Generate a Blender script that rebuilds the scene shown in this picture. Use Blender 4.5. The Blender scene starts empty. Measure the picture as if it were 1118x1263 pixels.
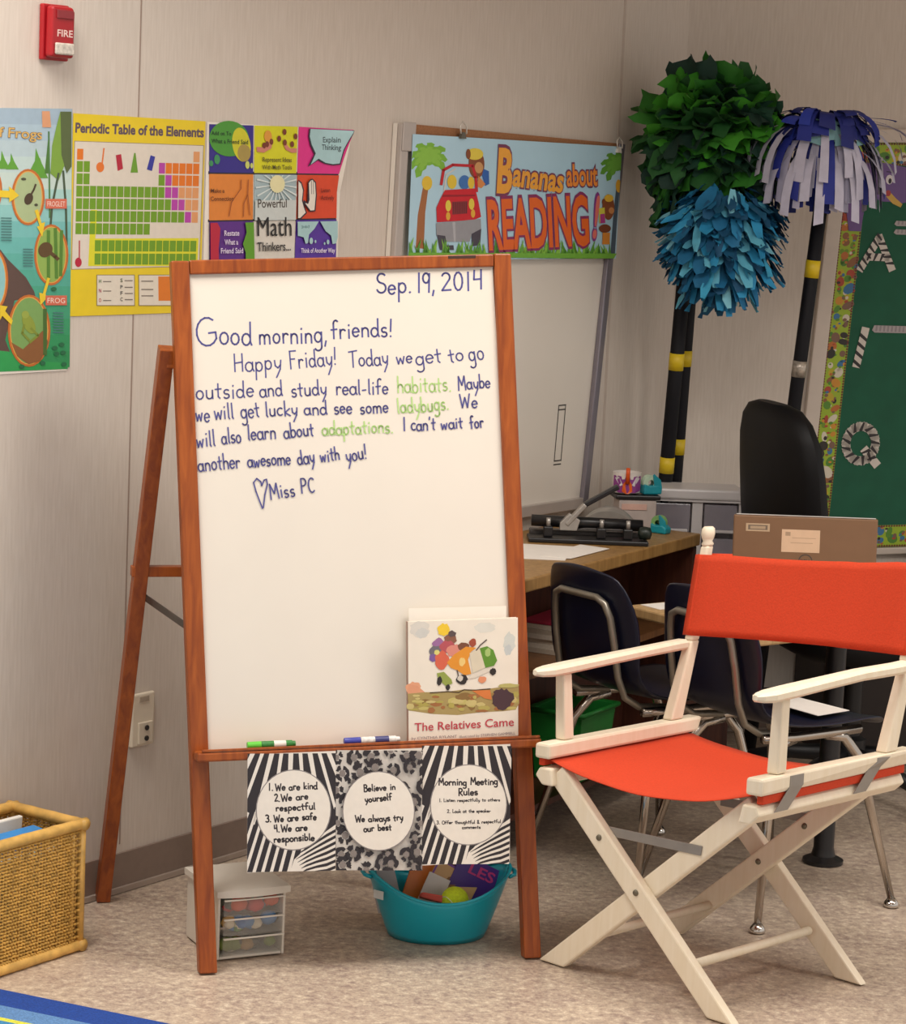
import bpy, math, random
import numpy as np
from mathutils import Vector, Matrix
from math import sin, cos, pi, radians as rad

SC = bpy.context.scene
COL = SC.collection
random.seed(7)

# ------------------------------------------------------------------ camera, world, lights, exposure
def look(pitch, roll):
    p, r = rad(pitch), rad(roll)
    f = Vector((0, cos(p), -sin(p))); ri = Vector((1, 0, 0)); d = f.cross(ri)
    return cos(r)*ri + sin(r)*d, -sin(r)*ri + cos(r)*d, f
ri, dn, fw = look(7.8, -2.5)
cam = bpy.data.objects.new('camera', bpy.data.cameras.new('camera')); COL.objects.link(cam)
cam.data.sensor_fit = 'HORIZONTAL'; cam.data.sensor_width = 36.0
cam.data.lens = 36.0*3100/1118
cam.data.clip_start = .05
M3 = Matrix((ri, -dn, -fw)).transposed()
cam.matrix_world = Matrix.Translation((0, 0, 1.65)) @ M3.to_4x4()
SC.camera = cam

vs = SC.view_settings
vs.view_transform = 'Standard'; vs.look = 'None'; vs.gamma = 1.0; vs.use_curve_mapping = False
vs.exposure = 0.0

wd = bpy.data.worlds.new('world'); SC.world = wd; wd.use_nodes = True
wd.node_tree.nodes['Background'].inputs[0].default_value = (1.0, .94, .885, 1)
wd.node_tree.nodes['Background'].inputs[1].default_value = .80

def area(name, loc, target, sx, sy, power, col, spread=152):
    l = bpy.data.lights.new(name, 'AREA'); l.shape = 'RECTANGLE'; l.size = sx; l.size_y = sy
    l.energy = power; l.color = col; l.spread = rad(spread)
    o = bpy.data.objects.new(name, l); COL.objects.link(o); o.location = loc
    o.rotation_euler = (Vector(target)-Vector(loc)).to_track_quat('-Z', 'Y').to_euler()
    return o
area('troffer_light_front', (-.98, 4.25, 2.70), (-.98, 4.25, 0), .6, 1.2, 32, (1, .955, .89))
area('troffer_light_middle', (1.0, 4.6, 2.70), (1.0, 4.6, 0), 1.2, .6, 34, (1, .955, .89))
area('troffer_light_entry', (.1, 1.6, 2.70), (.1, 1.6, 0), 1.2, .6, 23, (1, .955, .89))
area('troffer_light_side', (3.1, 4.4, 2.70), (3.1, 4.4, 0), 1.2, .6, 30, (1, .955, .89))

# ------------------------------------------------------------------ materials
def lin(h):
    h = h.lstrip('#'); v = [int(h[i:i+2], 16)/255 for i in (0, 2, 4)]
    return tuple(c/12.92 if c <= .04045 else ((c+.055)/1.055)**2.4 for c in v)
MATS = {}
def mat(hx, rough=.6, metal=0., var=.08, scale=30, stretch=(1, 1, 1), bump=0., spec=.5, coords='Object', detail=3, alpha=1., key=None, trans=0., sheen=0.):
    k = (hx, rough, metal, var, scale, stretch, bump, spec, alpha, trans)
    if k in MATS: return MATS[k]
    m = bpy.data.materials.new('mat_'+hx.strip('#')); m.use_nodes = True
    nt = m.node_tree; b = nt.nodes['Principled BSDF']; c = lin(hx)
    b.inputs['Roughness'].default_value = rough; b.inputs['Metallic'].default_value = metal
    b.inputs['Specular IOR Level'].default_value = spec
    b.inputs['Alpha'].default_value = alpha; b.inputs['Transmission Weight'].default_value = trans
    if sheen: b.inputs['Sheen Weight'].default_value = sheen
    tc = nt.nodes.new('ShaderNodeTexCoord'); mp = nt.nodes.new('ShaderNodeMapping')
    mp.inputs['Scale'].default_value = stretch
    n = nt.nodes.new('ShaderNodeTexNoise'); n.inputs['Scale'].default_value = scale; n.inputs['Detail'].default_value = detail
    r = nt.nodes.new('ShaderNodeValToRGB')
    lo = [x*(1-var) for x in c]; hi = [min(1, x*(1+var)) for x in c]
    r.color_ramp.elements[0].position = .3; r.color_ramp.elements[1].position = .7
    r.color_ramp.elements[0].color = (*lo, 1); r.color_ramp.elements[1].color = (*hi, 1)
    L = nt.links.new
    L(tc.outputs[coords], mp.inputs['Vector']); L(mp.outputs[0], n.inputs['Vector'])
    L(n.outputs['Fac'], r.inputs['Fac']); L(r.outputs['Color'], b.inputs['Base Color'])
    if bump:
        bp = nt.nodes.new('ShaderNodeBump'); bp.inputs['Strength'].default_value = bump; bp.inputs['Distance'].default_value = .004
        L(n.outputs['Fac'], bp.inputs['Height']); L(bp.outputs[0], b.inputs['Normal'])
    MATS[k] = m
    return m
def ink(hx): return mat(hx, .55, var=.03, scale=60)          # printed colour on paper
def floor_mat():
    m = bpy.data.materials.new('mat_speckled_vinyl_tile'); m.use_nodes = True
    nt = m.node_tree; b = nt.nodes['Principled BSDF']; L = nt.links.new
    tc = nt.nodes.new('ShaderNodeTexCoord')
    def noise(sc, det=4, rough=.6):
        n = nt.nodes.new('ShaderNodeTexNoise'); n.inputs['Scale'].default_value = sc; n.inputs['Detail'].default_value = det
        n.inputs['Roughness'].default_value = rough; L(tc.outputs['Object'], n.inputs['Vector']); return n
    def ramp(src, stops):
        r = nt.nodes.new('ShaderNodeValToRGB'); L(src, r.inputs['Fac'])
        while len(r.color_ramp.elements) < len(stops): r.color_ramp.elements.new(.5)
        for e, (p, h) in zip(r.color_ramp.elements, stops): e.position = p; e.color = (*lin(h), 1)
        return r
    def mix(f, a, c, blend='MIX'):
        x = nt.nodes.new('ShaderNodeMix'); x.data_type = 'RGBA'; x.blend_type = blend
        if hasattr(f, 'links'): L(f, x.inputs['Factor'])
        else: x.inputs['Factor'].default_value = f
        L(a, x.inputs['A']); L(c, x.inputs['B']); return x.outputs['Result']
    base = ramp(noise(7, 6, .7).outputs['Fac'], [(.36, 'a99588'), (.5, 'bdab99'), (.64, 'ccbaa4')])
    speck = ramp(noise(48, 6, .8).outputs['Fac'], [(.40, '83706a'), (.47, 'b09c8c'), (.54, 'c2b09c'), (.62, 'e8dac4')])
    L(mix(.58, base.outputs['Color'], speck.outputs['Color']), b.inputs['Base Color'])
    b.inputs['Roughness'].default_value = .34; b.inputs['Specular IOR Level'].default_value = .4
    return m
def wall_mat():
    m = bpy.data.materials.new('mat_woven_vinyl_wallboard'); m.use_nodes = True
    nt = m.node_tree; b = nt.nodes['Principled BSDF']; L = nt.links.new
    tc = nt.nodes.new('ShaderNodeTexCoord'); mp = nt.nodes.new('ShaderNodeMapping'); mp.inputs['Scale'].default_value = (1, 1, .07)
    n = nt.nodes.new('ShaderNodeTexNoise'); n.inputs['Scale'].default_value = 170; n.inputs['Detail'].default_value = 4
    L(tc.outputs['Object'], mp.inputs['Vector']); L(mp.outputs[0], n.inputs['Vector'])
    r = nt.nodes.new('ShaderNodeValToRGB'); L(n.outputs['Fac'], r.inputs['Fac'])
    r.color_ramp.elements[0].position = .3; r.color_ramp.elements[1].position = .7
    r.color_ramp.elements[0].color = (*lin('cdc1b5'), 1); r.color_ramp.elements[1].color = (*lin('d7ccc1'), 1)
    L(r.outputs['Color'], b.inputs['Base Color']); b.inputs['Roughness'].default_value = .7
    bp = nt.nodes.new('ShaderNodeBump'); bp.inputs['Strength'].default_value = .04; bp.inputs['Distance'].default_value = .002
    L(n.outputs['Fac'], bp.inputs['Height']); L(bp.outputs[0], b.inputs['Normal'])
    return m

# ------------------------------------------------------------------ mesh builder
class MB:
    def __init__(s): s.v = []; s.f = []; s.m = []; s.mats = []
    def mi(s, m):
        if m not in s.mats: s.mats.append(m)
        return s.mats.index(m)
    def add(s, vs, fs, m):
        o = len(s.v); s.v += [tuple(v) for v in vs]; k = s.mi(m)
        for f in fs: s.f.append(tuple(i+o for i in f)); s.m.append(k)
        return s
    def box(s, c, size, m, rot=None):
        hx, hy, hz = (x/2 for x in size); c = Vector(c)
        vs = [Vector((x, y, z)) for z in (-hz, hz) for y in (-hy, hy) for x in (-hx, hx)]
        if rot is not None: vs = [rot @ v for v in vs]
        return s.add([v+c for v in vs], [(0, 2, 3, 1), (4, 5, 7, 6), (0, 1, 5, 4), (2, 6, 7, 3), (0, 4, 6, 2), (1, 3, 7, 5)], m)
    def hexa(s, p, m):      # 8 points: bottom ring 4, top ring 4
        return s.add(p, [(3, 2, 1, 0), (4, 5, 6, 7), (0, 1, 5, 4), (1, 2, 6, 5), (2, 3, 7, 6), (3, 0, 4, 7)], m)
    def bar(s, a, b, w, h, m, side=(0, 1, 0)):   # rectangular bar, w along side, h across
        a, b = Vector(a), Vector(b); t = (b-a).normalized(); sd = Vector(side); sd = (sd-t*sd.dot(t)).normalized(); n = t.cross(sd)
        r = lambda p: [p-sd*w/2-n*h/2, p+sd*w/2-n*h/2, p+sd*w/2+n*h/2, p-sd*w/2+n*h/2]
        return s.hexa(r(a)+r(b), m)
    def tube(s, path, r, m, n=10, caps=True, closed=False):
        P = [Vector(p) for p in path]; R = r if isinstance(r, (list, tuple)) else [r]*len(P)
        vs = []; t0 = (P[1]-P[0]).normalized()
        u = t0.orthogonal().normalized()
        for i, p in enumerate(P):
            t = (P[min(i+1, len(P)-1)]-P[max(i-1, 0)])
            if closed: t = P[(i+1) % len(P)]-P[i-1]
            t.normalize(); u = (u-t*u.dot(t)).normalized(); w = t.cross(u)
            vs += [p+(u*cos(2*pi*k/n)+w*sin(2*pi*k/n))*R[i] for k in range(n)]
        fs = []
        L = len(P)
        for i in range(L if closed else L-1):
            for k in range(n):
                a = i*n+k; b = i*n+(k+1) % n; c = ((i+1) % L)*n+(k+1) % n; d = ((i+1) % L)*n+k
                fs.append((a, b, c, d))
        if caps and not closed: fs += [tuple(range(n-1, -1, -1)), tuple(range((L-1)*n, L*n))]
        return s.add(vs, fs, m)
    def lathe(s, prof, m, n=32, c=(0, 0, 0), sx=1, sy=1, capb=True, capt=False, axis=None):
        vs = []; c = Vector(c)
        for r, z in prof:
            for k in range(n):
                v = Vector((r*cos(2*pi*k/n)*sx, r*sin(2*pi*k/n)*sy, z))
                if axis is not None: v = axis @ v
                vs.append(c+v)
        fs = [(i*n+k, i*n+(k+1) % n, (i+1)*n+(k+1) % n, (i+1)*n+k) for i in range(len(prof)-1) for k in range(n)]
        if capb: fs.append(tuple(range(n-1, -1, -1)))
        if capt: fs.append(tuple(range((len(prof)-1)*n, len(prof)*n)))
        return s.add(vs, fs, m)
    def grid(s, pts, m, closed_u=False):   # pts[i][j]
        nu = len(pts); nv = len(pts[0])
        fs = [(i*nv+j, i*nv+j+1, ((i+1) % nu)*nv+j+1, ((i+1) % nu)*nv+j) for i in range(nu if closed_u else nu-1) for j in range(nv-1)]
        return s.add([p for r in pts for p in r], fs, m)
    def prism(s, poly, y0, y1, m):         # polygon in (x,z) extruded along y
        n = len(poly)
        vs = [(x, y0, z) for x, z in poly]+[(x, y1, z) for x, z in poly]
        fs = [tuple(range(n)), tuple(range(2*n-1, n-1, -1))]+[(i, i+n, (i+1) % n+n, (i+1) % n) for i in range(n)]
        return s.add(vs, fs, m)
    def map(s, fn): s.v = [tuple(fn(Vector(v))) for v in s.v]; return s
    def build(s, name, parent=None, smooth=False, bevel=0., solid=0., subs=0, segs=2, angle=None):
        me = bpy.data.meshes.new(name); me.from_pydata(s.v, [], s.f)
        for m in s.mats: me.materials.append(m)
        for p, k in zip(me.polygons, s.m): p.material_index = k
        if smooth: me.polygons.foreach_set('use_smooth', [True]*len(me.polygons))
        me.update()
        o = bpy.data.objects.new(name, me); COL.objects.link(o)
        if parent is not None: o.parent = parent
        if solid:
            q = o.modifiers.new('solid', 'SOLIDIFY'); q.thickness = solid; q.offset = 0
        if bevel:
            q = o.modifiers.new('bevel', 'BEVEL'); q.width = bevel; q.segments = segs; q.limit_method = 'ANGLE'; q.angle_limit = rad(40)
        if subs:
            q = o.modifiers.new('sub', 'SUBSURF'); q.levels = subs; q.render_levels = subs
        if smooth and angle:
            me.set_sharp_from_angle(angle=rad(angle))
        return o
def tag(o, label, cat, group=None):
    o['label'] = label; o['category'] = cat
    if group: o['group'] = group
    return o
def thing(name, label, cat, loc=(0, 0, 0), rz=0., group=None):
    o = bpy.data.objects.new(name, None); COL.objects.link(o); o.location = loc; o.rotation_euler = (0, 0, rz); o.empty_display_size = .1
    return tag(o, label, cat, group)
def struct(o): o['kind'] = 'structure'; return o

# ------------------------------------------------------------------ flat artwork on sheets
def homography(src, dst):
    A = []
    for (x, y), (u, v) in zip(src, dst):
        A.append([x, y, 1, 0, 0, 0, -u*x, -u*y, -u]); A.append([0, 0, 0, x, y, 1, -v*x, -v*y, -v])
    return np.linalg.svd(np.array(A, float))[2][-1].reshape(3, 3)
FONT = {}
def font_mesh(t, bold):
    k = (t, bold)
    if k not in FONT:
        cu = bpy.data.curves.new('t', 'FONT'); cu.body = t; cu.fill_mode = 'FRONT'; cu.resolution_u = 3; cu.offset = bold
        o = bpy.data.objects.new('t', cu); COL.objects.link(o)
        bpy.context.view_layer.update()
        me = bpy.data.meshes.new_from_object(o.evaluated_get(bpy.context.evaluated_depsgraph_get()))
        FONT[k] = ([(v.co.x, v.co.y) for v in me.vertices], [tuple(p.vertices) for p in me.polygons])
        bpy.data.objects.remove(o); bpy.data.meshes.remove(me); bpy.data.curves.remove(cu)
    return FONT[k]
def clip_poly(P, R):
    x0, y0, x1, y1 = R
    for ax, val, sg in ((0, x0, 1), (0, x1, -1), (1, y0, 1), (1, y1, -1)):
        out = []
        for i in range(len(P)):
            a, b = P[i-1], P[i]; ia = (a[ax]-val)*sg >= 0; ib = (b[ax]-val)*sg >= 0
            if ia != ib:
                t = (val-a[ax])/(b[ax]-a[ax]); out.append((a[0]+(b[0]-a[0])*t, a[1]+(b[1]-a[1])*t))
            if ib: out.append(b)
        P = out
        if len(P) < 3: return []
    return P
def ell(cx, cy, rx, ry=None, a0=0, a1=360, n=28, rot=0):
    ry = rx if ry is None else ry; c, s_ = cos(rad(rot)), sin(rad(rot)); out = []
    for i in range(n+1 if a1-a0 < 360 else n):
        a = rad(a0+(a1-a0)*i/n); x, y = rx*cos(a), ry*sin(a); out.append((cx+x*c-y*s_, cy+x*s_+y*c))
    return out
def finer(q, faces):            # cut big flat polygons small enough to follow a curled sheet
    import bmesh
    bm = bmesh.new(); vv = [bm.verts.new((x, z, 0)) for x, z in q]
    for f in faces: bm.faces.new([vv[i] for i in f])
    bmesh.ops.triangulate(bm, faces=bm.faces[:])
    for _ in range(5):
        L = [e for e in bm.edges if e.calc_length() > .006]
        if not L: break
        bmesh.ops.subdivide_edges(bm, edges=L, cuts=1); bmesh.ops.triangulate(bm, faces=bm.faces[:])
    bm.verts.index_update()
    r = [(v.co.x, v.co.y) for v in bm.verts], [tuple(v.index for v in f.verts) for f in bm.faces]
    bm.free(); return r
class Art:
    """Polygons drawn in drafting units, carried by a homography onto a sheet (x right, z up, printed side facing -y)."""
    EPS = .00003
    def __init__(s, src, dst, draft=(0, 0, 1), curl=None):
        s.H = homography(src, dst); s.mb = MB(); s.k = 0; s.draft = draft; s.base = .0007 if curl else .00015; s.curl = curl; s.clip = None; s.eps = .0001 if curl else s.EPS
    def pt(s, p):
        x0, y0, sc = s.draft; v = s.H @ np.array([x0+p[0]/sc, y0+p[1]/sc, 1.]); return v[0]/v[2], v[1]/v[2]
    def put(s, pts2, faces, hx, raw=False):
        s.k += 1; q = [p if raw else s.pt(p) for p in pts2]
        if s.curl: q, faces = finer(q, faces)
        d = s.base+s.k*s.eps
        vs = [(x, -d-(s.curl(x, z) if s.curl else 0), z) for x, z in q]
        s.mb.add(vs, faces, ink(hx) if isinstance(hx, str) else hx)
    def poly(s, P, hx):
        if s.clip: P = clip_poly(P, s.clip)
        if len(P) >= 3: s.put(P, [tuple(range(len(P)))], hx)
    def many(s, polys, hx):
        vs = []; fs = []
        for P in polys:
            if s.clip: P = clip_poly(P, s.clip)
            if len(P) < 3: continue
            fs.append(tuple(range(len(vs), len(vs)+len(P)))); vs += P
        if fs: s.put(vs, fs, hx)
    def rect(s, x0, y0, x1, y1, hx): s.poly([(x0, y0), (x1, y0), (x1, y1), (x0, y1)], hx)
    def stroke(s, lines, w, hx):        # pen strokes: overlapping quads so that corners stay full
        vs = []; fs = []
        for L in lines:
            L = [Vector((p[0], p[1])) for p in L]
            for p, q in zip(L, L[1:]):
                t = q-p
                if t.length < 1e-9: continue
                t.normalize(); n = Vector((-t.y, t.x))*w/2; e = t*w*.32; o = len(vs)
                vs += [tuple(p-e+n), tuple(p-e-n), tuple(q+e-n), tuple(q+e+n)]; fs.append((o, o+1, o+2, o+3))
        if fs: s.put(vs, fs, hx)
    def text(s, t, a, b, cap, hx, bold=0., fit=True):
        vs, fs = font_mesh(t, bold); xs = [v[0] for v in vs]; x0, x1 = min(xs), max(xs)
        H = .69
        ax, ay = a; bx, by = b; out = []
        Ln = math.hypot(bx-ax, by-ay); ux, uy = (bx-ax)/Ln, (by-ay)/Ln
        for x, y in vs:
            t_ = (x-x0)/(x1-x0)*Ln; h = y/H*cap
            out.append((ax+ux*t_+uy*h, ay+uy*t_-ux*h))
        s.put(out, fs, hx)
    def otext(s, t, a, b, cap, hx, edge, bold=.0, eb=.05):
        s.text(t, a, b, cap, edge, bold+eb); s.text(t, a, b, cap, hx, bold)
    def sheet(s, poly, m, t=.0006, nx=1):      # the paper itself, poly in sheet metres (rectangle corners)
        x0 = min(p[0] for p in poly); x1 = max(p[0] for p in poly); z0 = min(p[1] for p in poly); z1 = max(p[1] for p in poly)
        s.mb.box(((x0+x1)/2, t/2-.0001, (z0+z1)/2), (x1-x0, t, z1-z0), m)
    def sheet_curved(s, x0, x1, z0, z1, m, nx=120, nz=60):
        g = [[(x0+(x1-x0)*i/nx, -(s.curl(x0+(x1-x0)*i/nx, z0+(z1-z0)*j/nz) if s.curl else 0), z0+(z1-z0)*j/nz) for j in range(nz+1)] for i in range(nx+1)]
        g2 = [[(p[0], p[1]+.0008, p[2]) for p in r] for r in g]
        s.mb.grid(g, m); s.mb.grid(g2, m)

# single-stroke handwriting; x-height 1, caps 2, baseline 0
def A_(cx, cy, rx, ry, a0, a1, n=12): return [(cx+rx*cos(rad(a0+(a1-a0)*i/n)), cy+ry*sin(rad(a0+(a1-a0)*i/n))) for i in range(n+1)]
GL = {
 'a': (.95, [A_(.42, .5, .4, .5, 40, 390), [(.82, 1), (.8, .3), (.95, 0)]]),
 'b': (.9, [[(.1, 2), (.1, 0)], A_(.45, .5, .36, .5, 170, -170)]),
 'c': (.8, [A_(.45, .5, .4, .5, 50, 310)]),
 'd': (.95, [A_(.42, .5, .38, .5, 20, 340), [(.82, 2), (.8, .3), (.92, 0)]]),
 'e': (.85, [[(.06, .5), (.78, .55)]+A_(.42, .5, .37, .5, 8, 320)]),
 'f': (.75, [A_(.55, 1.6, .25, .35, 40, 180)+[(.3, 0)], [(.02, .95), (.65, 1)]]),
 'g': (.92, [A_(.42, .5, .37, .5, 30, 350), [(.8, 1), (.8, -.4)]+A_(.42, -.45, .38, .4, 0, -150)]),
 'h': (.9, [[(.12, 2), (.12, 0)], [(.12, .6)]+A_(.45, .62, .33, .38, 160, 0)+[(.8, 0)]]),
 'i': (.4, [[(.2, 1), (.2, 0)], [(.2, 1.45), (.23, 1.55)]]),
 'j': (.5, [[(.35, 1), (.35, -.5)]+A_(.1, -.5, .25, .35, 0, -120), [(.35, 1.45), (.38, 1.55)]]),
 'k': (.85, [[(.12, 2), (.12, 0)], [(.75, .95), (.14, .45), (.8, 0)]]),
 'l': (.38, [[(.18, 2), (.18, .2), (.3, 0)]]),
 'm': (1.4, [[(.1, 1), (.1, 0)], [(.1, .6)]+A_(.38, .65, .27, .35, 160, 0)+[(.65, 0)], [(.65, .6)]+A_(.95, .65, .29, .35, 160, 0)+[(1.26, 0)]]),
 'n': (.92, [[(.12, 1), (.12, 0)], [(.12, .6)]+A_(.46, .62, .33, .38, 160, 0)+[(.8, 0)]]),
 'o': (.9, [A_(.44, .5, .38, .5, 80, 440)]),
 'p': (.92, [[(.12, 1), (.1, -.95)], A_(.46, .5, .36, .5, 170, -170)]),
 'r': (.75, [[(.12, 1), (.14, 0)], [(.13, .5)]+A_(.45, .6, .3, .38, 160, 40)]),
 's': (.75, [A_(.4, .74, .28, .26, 40, 260, 8)+A_(.36, .26, .3, .26, 80, -150, 8)]),
 't': (.7, [[(.32, 1.7), (.32, .2), (.5, 0)], [(0, 1.05), (.66, 1.1)]]),
 'u': (.92, [[(.12, 1), (.12, .4)]+A_(.44, .35, .32, .35, 180, 360)+[(.78, 1), (.8, 0)]]),
 'v': (.8, [[(.05, 1), (.38, 0), (.75, 1)]]),
 'w': (1.15, [[(.06, 1), (.25, 0), (.55, .8), (.8, 0), (1.05, 1)]]),
 'x': (.8, [[(.08, 1), (.72, 0)], [(.7, 1), (.06, 0)]]),
 'y': (.88, [[(.1, 1), (.16, .4), (.45, .15), (.75, .5)], [(.8, 1), (.7, 0), (.25, -.9)]]),
 'z': (.8, [[(.08, 1), (.7, 1), (.06, 0), (.74, 0)]]),
 'S': (1.05, [A_(.55, 1.5, .42, .48, 40, 250)+A_(.5, .5, .45, .5, 80, -160)]),
 'G': (1.5, [A_(.75, 1, .68, 1, 55, 330)+[(1.3, .95), (.85, .9)]]),
 'H': (1.15, [[(.12, 2), (.12, 0)], [(1, 2), (1, 0)], [(.1, .95), (1, 1.05)]]),
 'F': (1., [[(.15, 2), (.15, 0)], [(.1, 2), (.95, 2)], [(.15, 1.1), (.75, 1.1)]]),
 'T': (1.15, [[(0, 1.9), (1.15, 2)], [(.55, 1.95), (.5, 0)]]),
 'M': (1.4, [[(.1, 0), (.2, 2), (.7, .7), (1.15, 2), (1.3, 0)]]),
 'W': (1.6, [[(.05, 2), (.4, 0), (.8, 1.5), (1.15, 0), (1.5, 2)]]),
 'I': (.4, [[(.2, 2), (.2, 0)]]),
 'P': (1., [[(.15, 2), (.12, 0)], [(.15, 2)]+A_(.45, 1.5, .42, .5, 90, -100)+[(.14, 1)]]),
 'C': (1.15, [A_(.62, 1, .52, 1, 50, 310)]),
 'B': (1., [[(.15, 2), (.15, 0)], [(.15, 2)]+A_(.4, 1.55, .42, .45, 80, -90)+A_(.42, .52, .5, .55, 80, -100)+[(.15, 0)]]),
 'R': (1., [[(.15, 2), (.12, 0)], [(.15, 2)]+A_(.45, 1.5, .4, .5, 90, -100)+[(.2, 1), (.9, 0)]]),
 'L': (.9, [[(.15, 2), (.15, 0), (.85, .05)]]),
 'O': (1.3, [A_(.65, 1, .58, 1, 80, 440)]),
 '0': (1.05, [A_(.5, 1, .42, 1, 80, 440)]),
 '1': (.5, [[(.25, 2), (.25, 0)]]),
 '2': (1.05, [A_(.5, 1.5, .4, .48, 160, -30)+[(.1, .05), (1, .1)]]),
 '3': (1., [A_(.45, 1.5, .4, .48, 140, -80)+A_(.45, .52, .45, .52, 80, -140)]),
 '4': (1.05, [[(.2, 1.95), (.15, 1), (.85, 1.05)], [(.85, 2), (.82, 0)]]),
 '9': (1., [A_(.45, 1.45, .38, .5, 20, 350), [(.85, 1.9), (.8, 0)]]),
 '.': (.4, [[(.15, 0), (.22, .08)]]), ',': (.45, [[(.25, .15), (.12, -.4)]]), '!': (.5, [[(.3, 2), (.2, .6)], [(.18, .08), (.2, 0)]]),
 '-': (.7, [[(.1, .55), (.6, .6)]]), "'": (.3, [[(.15, 2), (.1, 1.6)]]), ' ': (.7, []), '&': (1.1, [[(1, 0), (.2, 1.5)]+A_(.45, 1.6, .27, .35, 180, -20)+[(.1, .5)]+A_(.45, .4, .36, .4, 180, 360)]),
}
def hand(art, t, a, b, xh, w, hx, jit=.04, seed=1):
    rnd = random.Random(seed); x = 0; strokes = []
    for ch in t:
        wd_, st = GL[ch]; dy = rnd.uniform(-jit, jit)*2; sc = 1+rnd.uniform(-jit, jit)
        for q in st: strokes.append([(x+px*sc, py*sc+dy) for px, py in q])
        x += wd_+.16
    x -= .16
    Ln = math.hypot(b[0]-a[0], b[1]-a[1]); ux, uy = (b[0]-a[0])/Ln, (b[1]-a[1])/Ln
    out = [[(a[0]+ux*(px/x*Ln)+uy*py*xh, a[1]+uy*(px/x*Ln)-ux*py*xh) for px, py in q] for q in strokes]
    art.stroke(out, w, hx)

# ------------------------------------------------------------------ the setting
WO = Vector((-.67, 5.566, 0)); WA = rad(54.8); WD = Vector((cos(WA), sin(WA), 0)); WN = Vector((sin(WA), -cos(WA), 0))
CS = 2.238; CORNER = WO+WD*CS
RA = rad(9.8); RD = Vector((cos(RA), sin(RA), 0)); RN = Vector((sin(RA), -cos(RA), 0))
def on_left(s, z, n=0): return WO+WD*s+WN*n+Vector((0, 0, z))
def on_right(t, z, n=0): return CORNER+RD*t+RN*n+Vector((0, 0, z))
M_floor = floor_mat(); M_wall = wall_mat()
struct(MB().box((0, 4, -.05), (9, 9.6, .1), M_floor).build('floor'))
o = struct(MB().box((-1.0, .05, 1.375), (6.48, .1, 2.75), M_wall).build('wall_left')); o.location = WO; o.rotation_euler.z = WA
o = struct(MB().box((1.55, .05, 1.375), (3.16, .1, 2.75), M_wall).build('wall_right')); o.location = CORNER; o.rotation_euler.z = RA
struct(MB().box((0, 4, 2.80), (9, 9.6, .1), mat('cfc6bb', .9, scale=60)).build('ceiling'))
M_base = mat('87756a', .55, var=.05, scale=40)
for nm, L0, L1, org, ang in (('baseboard_left', -3.6, CS-.012, WO, WA), ('baseboard_right', .012, 3.0, CORNER, RA)):
    b = MB(); b.box(((L0+L1)/2, -.004, .047), (L1-L0, .008, .088), M_base)
    b.prism([(L0, .002), (L1, .002), (L1, .014), (L0, .014)], -.016, 0, mat('a39387', .5, var=.04))
    o = struct(b.build(nm)); o.location = org; o.rotation_euler.z = ang
M_seam = mat('9b887c', .7, var=.04)
M_seamlt = mat('c3b4a8', .7, var=.04)
for k, (s, w, m) in enumerate(((-.083, .004, M_seam), (1.885, .012, M_seamlt))):
    b = MB(); b.box((0, -.0002, 1.42), (w, .0012, 2.62), m)
    o = struct(b.build('trim_%d' % (k+1))); o.location = on_left(s, 0); o.rotation_euler.z = WA

# ------------------------------------------------------------------ posters on the left wall
def wall_sheet(name, label, cat, px, quad, rect, paper, draft, curl=None, group=None):
    """px: four drafting corners TL TR BR BL; quad: the same corners in wall metres; rect: the sheet's own s0,s1,z0,z1."""
    s0, s1, z0, z1 = rect
    art = Art(px, [(s-s0, z-z0) for s, z in quad], draft, curl)
    if curl: art.sheet_curved(0, s1-s0, 0, z1-z0, paper)
    else: art.sheet([(0, 0), (s1-s0, 0), (s1-s0, z1-z0), (0, z1-z0)], paper)
    def done():
        o = art.mb.build(name); o.location = on_left(s0, z0, .0015); o.rotation_euler.z = WA
        return tag(o, label, cat, group)
    art.done = done; art.size = (s1-s0, z1-z0)
    return art
PAPER = mat('efe6da', .5, var=.02, scale=50)
C2 = (0, 120, 3.508)
# --- frog life cycle chart
a = wall_sheet('wall_chart', 'green and blue pond life cycle chart with ringed tadpole and frog pictures', 'poster',
    [(0, 133), (85, 140), (84, 457), (0, 461)], [(-.495, 1.73), (-.296, 1.727), (-.281, 1.187), (-.481, 1.188)], (-.70, -.287, 1.187, 1.73), PAPER, (0, 0, 1))
a.draft = (0, 0, 1); W_, H_ = a.size
sx0 = -95
a.draft = C2
def band(y0, y1, hx): a.poly([(-330, y0-8), (312-y0*.012, y0), (312-y1*.012, y1), (-330, y1+2)], hx)
cols = ['9fb4c4', 'a9bfcc', 'b3c6cc', 'bcd0cd', 'c2d3cb', 'a7cfc9', '8cc3bf', '74b8b4', '68b3ac', '5dac9f', '52a792', '48a184', '3f9b74', '379666', '2f915a', '2b8c52']
ys = np.linspace(50, 1168, len(cols)+1)
for i, c in enumerate(cols): band(ys[i], ys[i+1], c)
a.poly([(-330, 640), (-60, 640), (0, 660), (30, 700), (70, 740), (110, 780), (145, 840), (150, 860), (60, 880), (20, 1050), (40, 1100), (-330, 1110)], '5b463f')   # mud bank
a.poly([(-330, 1060), (30, 1100), (140, 1140), (290, 1150), (290, 1176), (-330, 1200)], '2e9a50')
for x, y, h, w in ((-40, 310, 90, 30), (10, 310, 80, 30), (50, 312, 70, 28), (160, 330, 110, 40), (175, 350, 90, 30)):
    a.poly([(x-w, y), (x-w*.3, y-h*.5), (x-w*.2, y-h), (x+w*.3, y-h*.5), (x+w, y)], '5f9c35')
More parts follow.
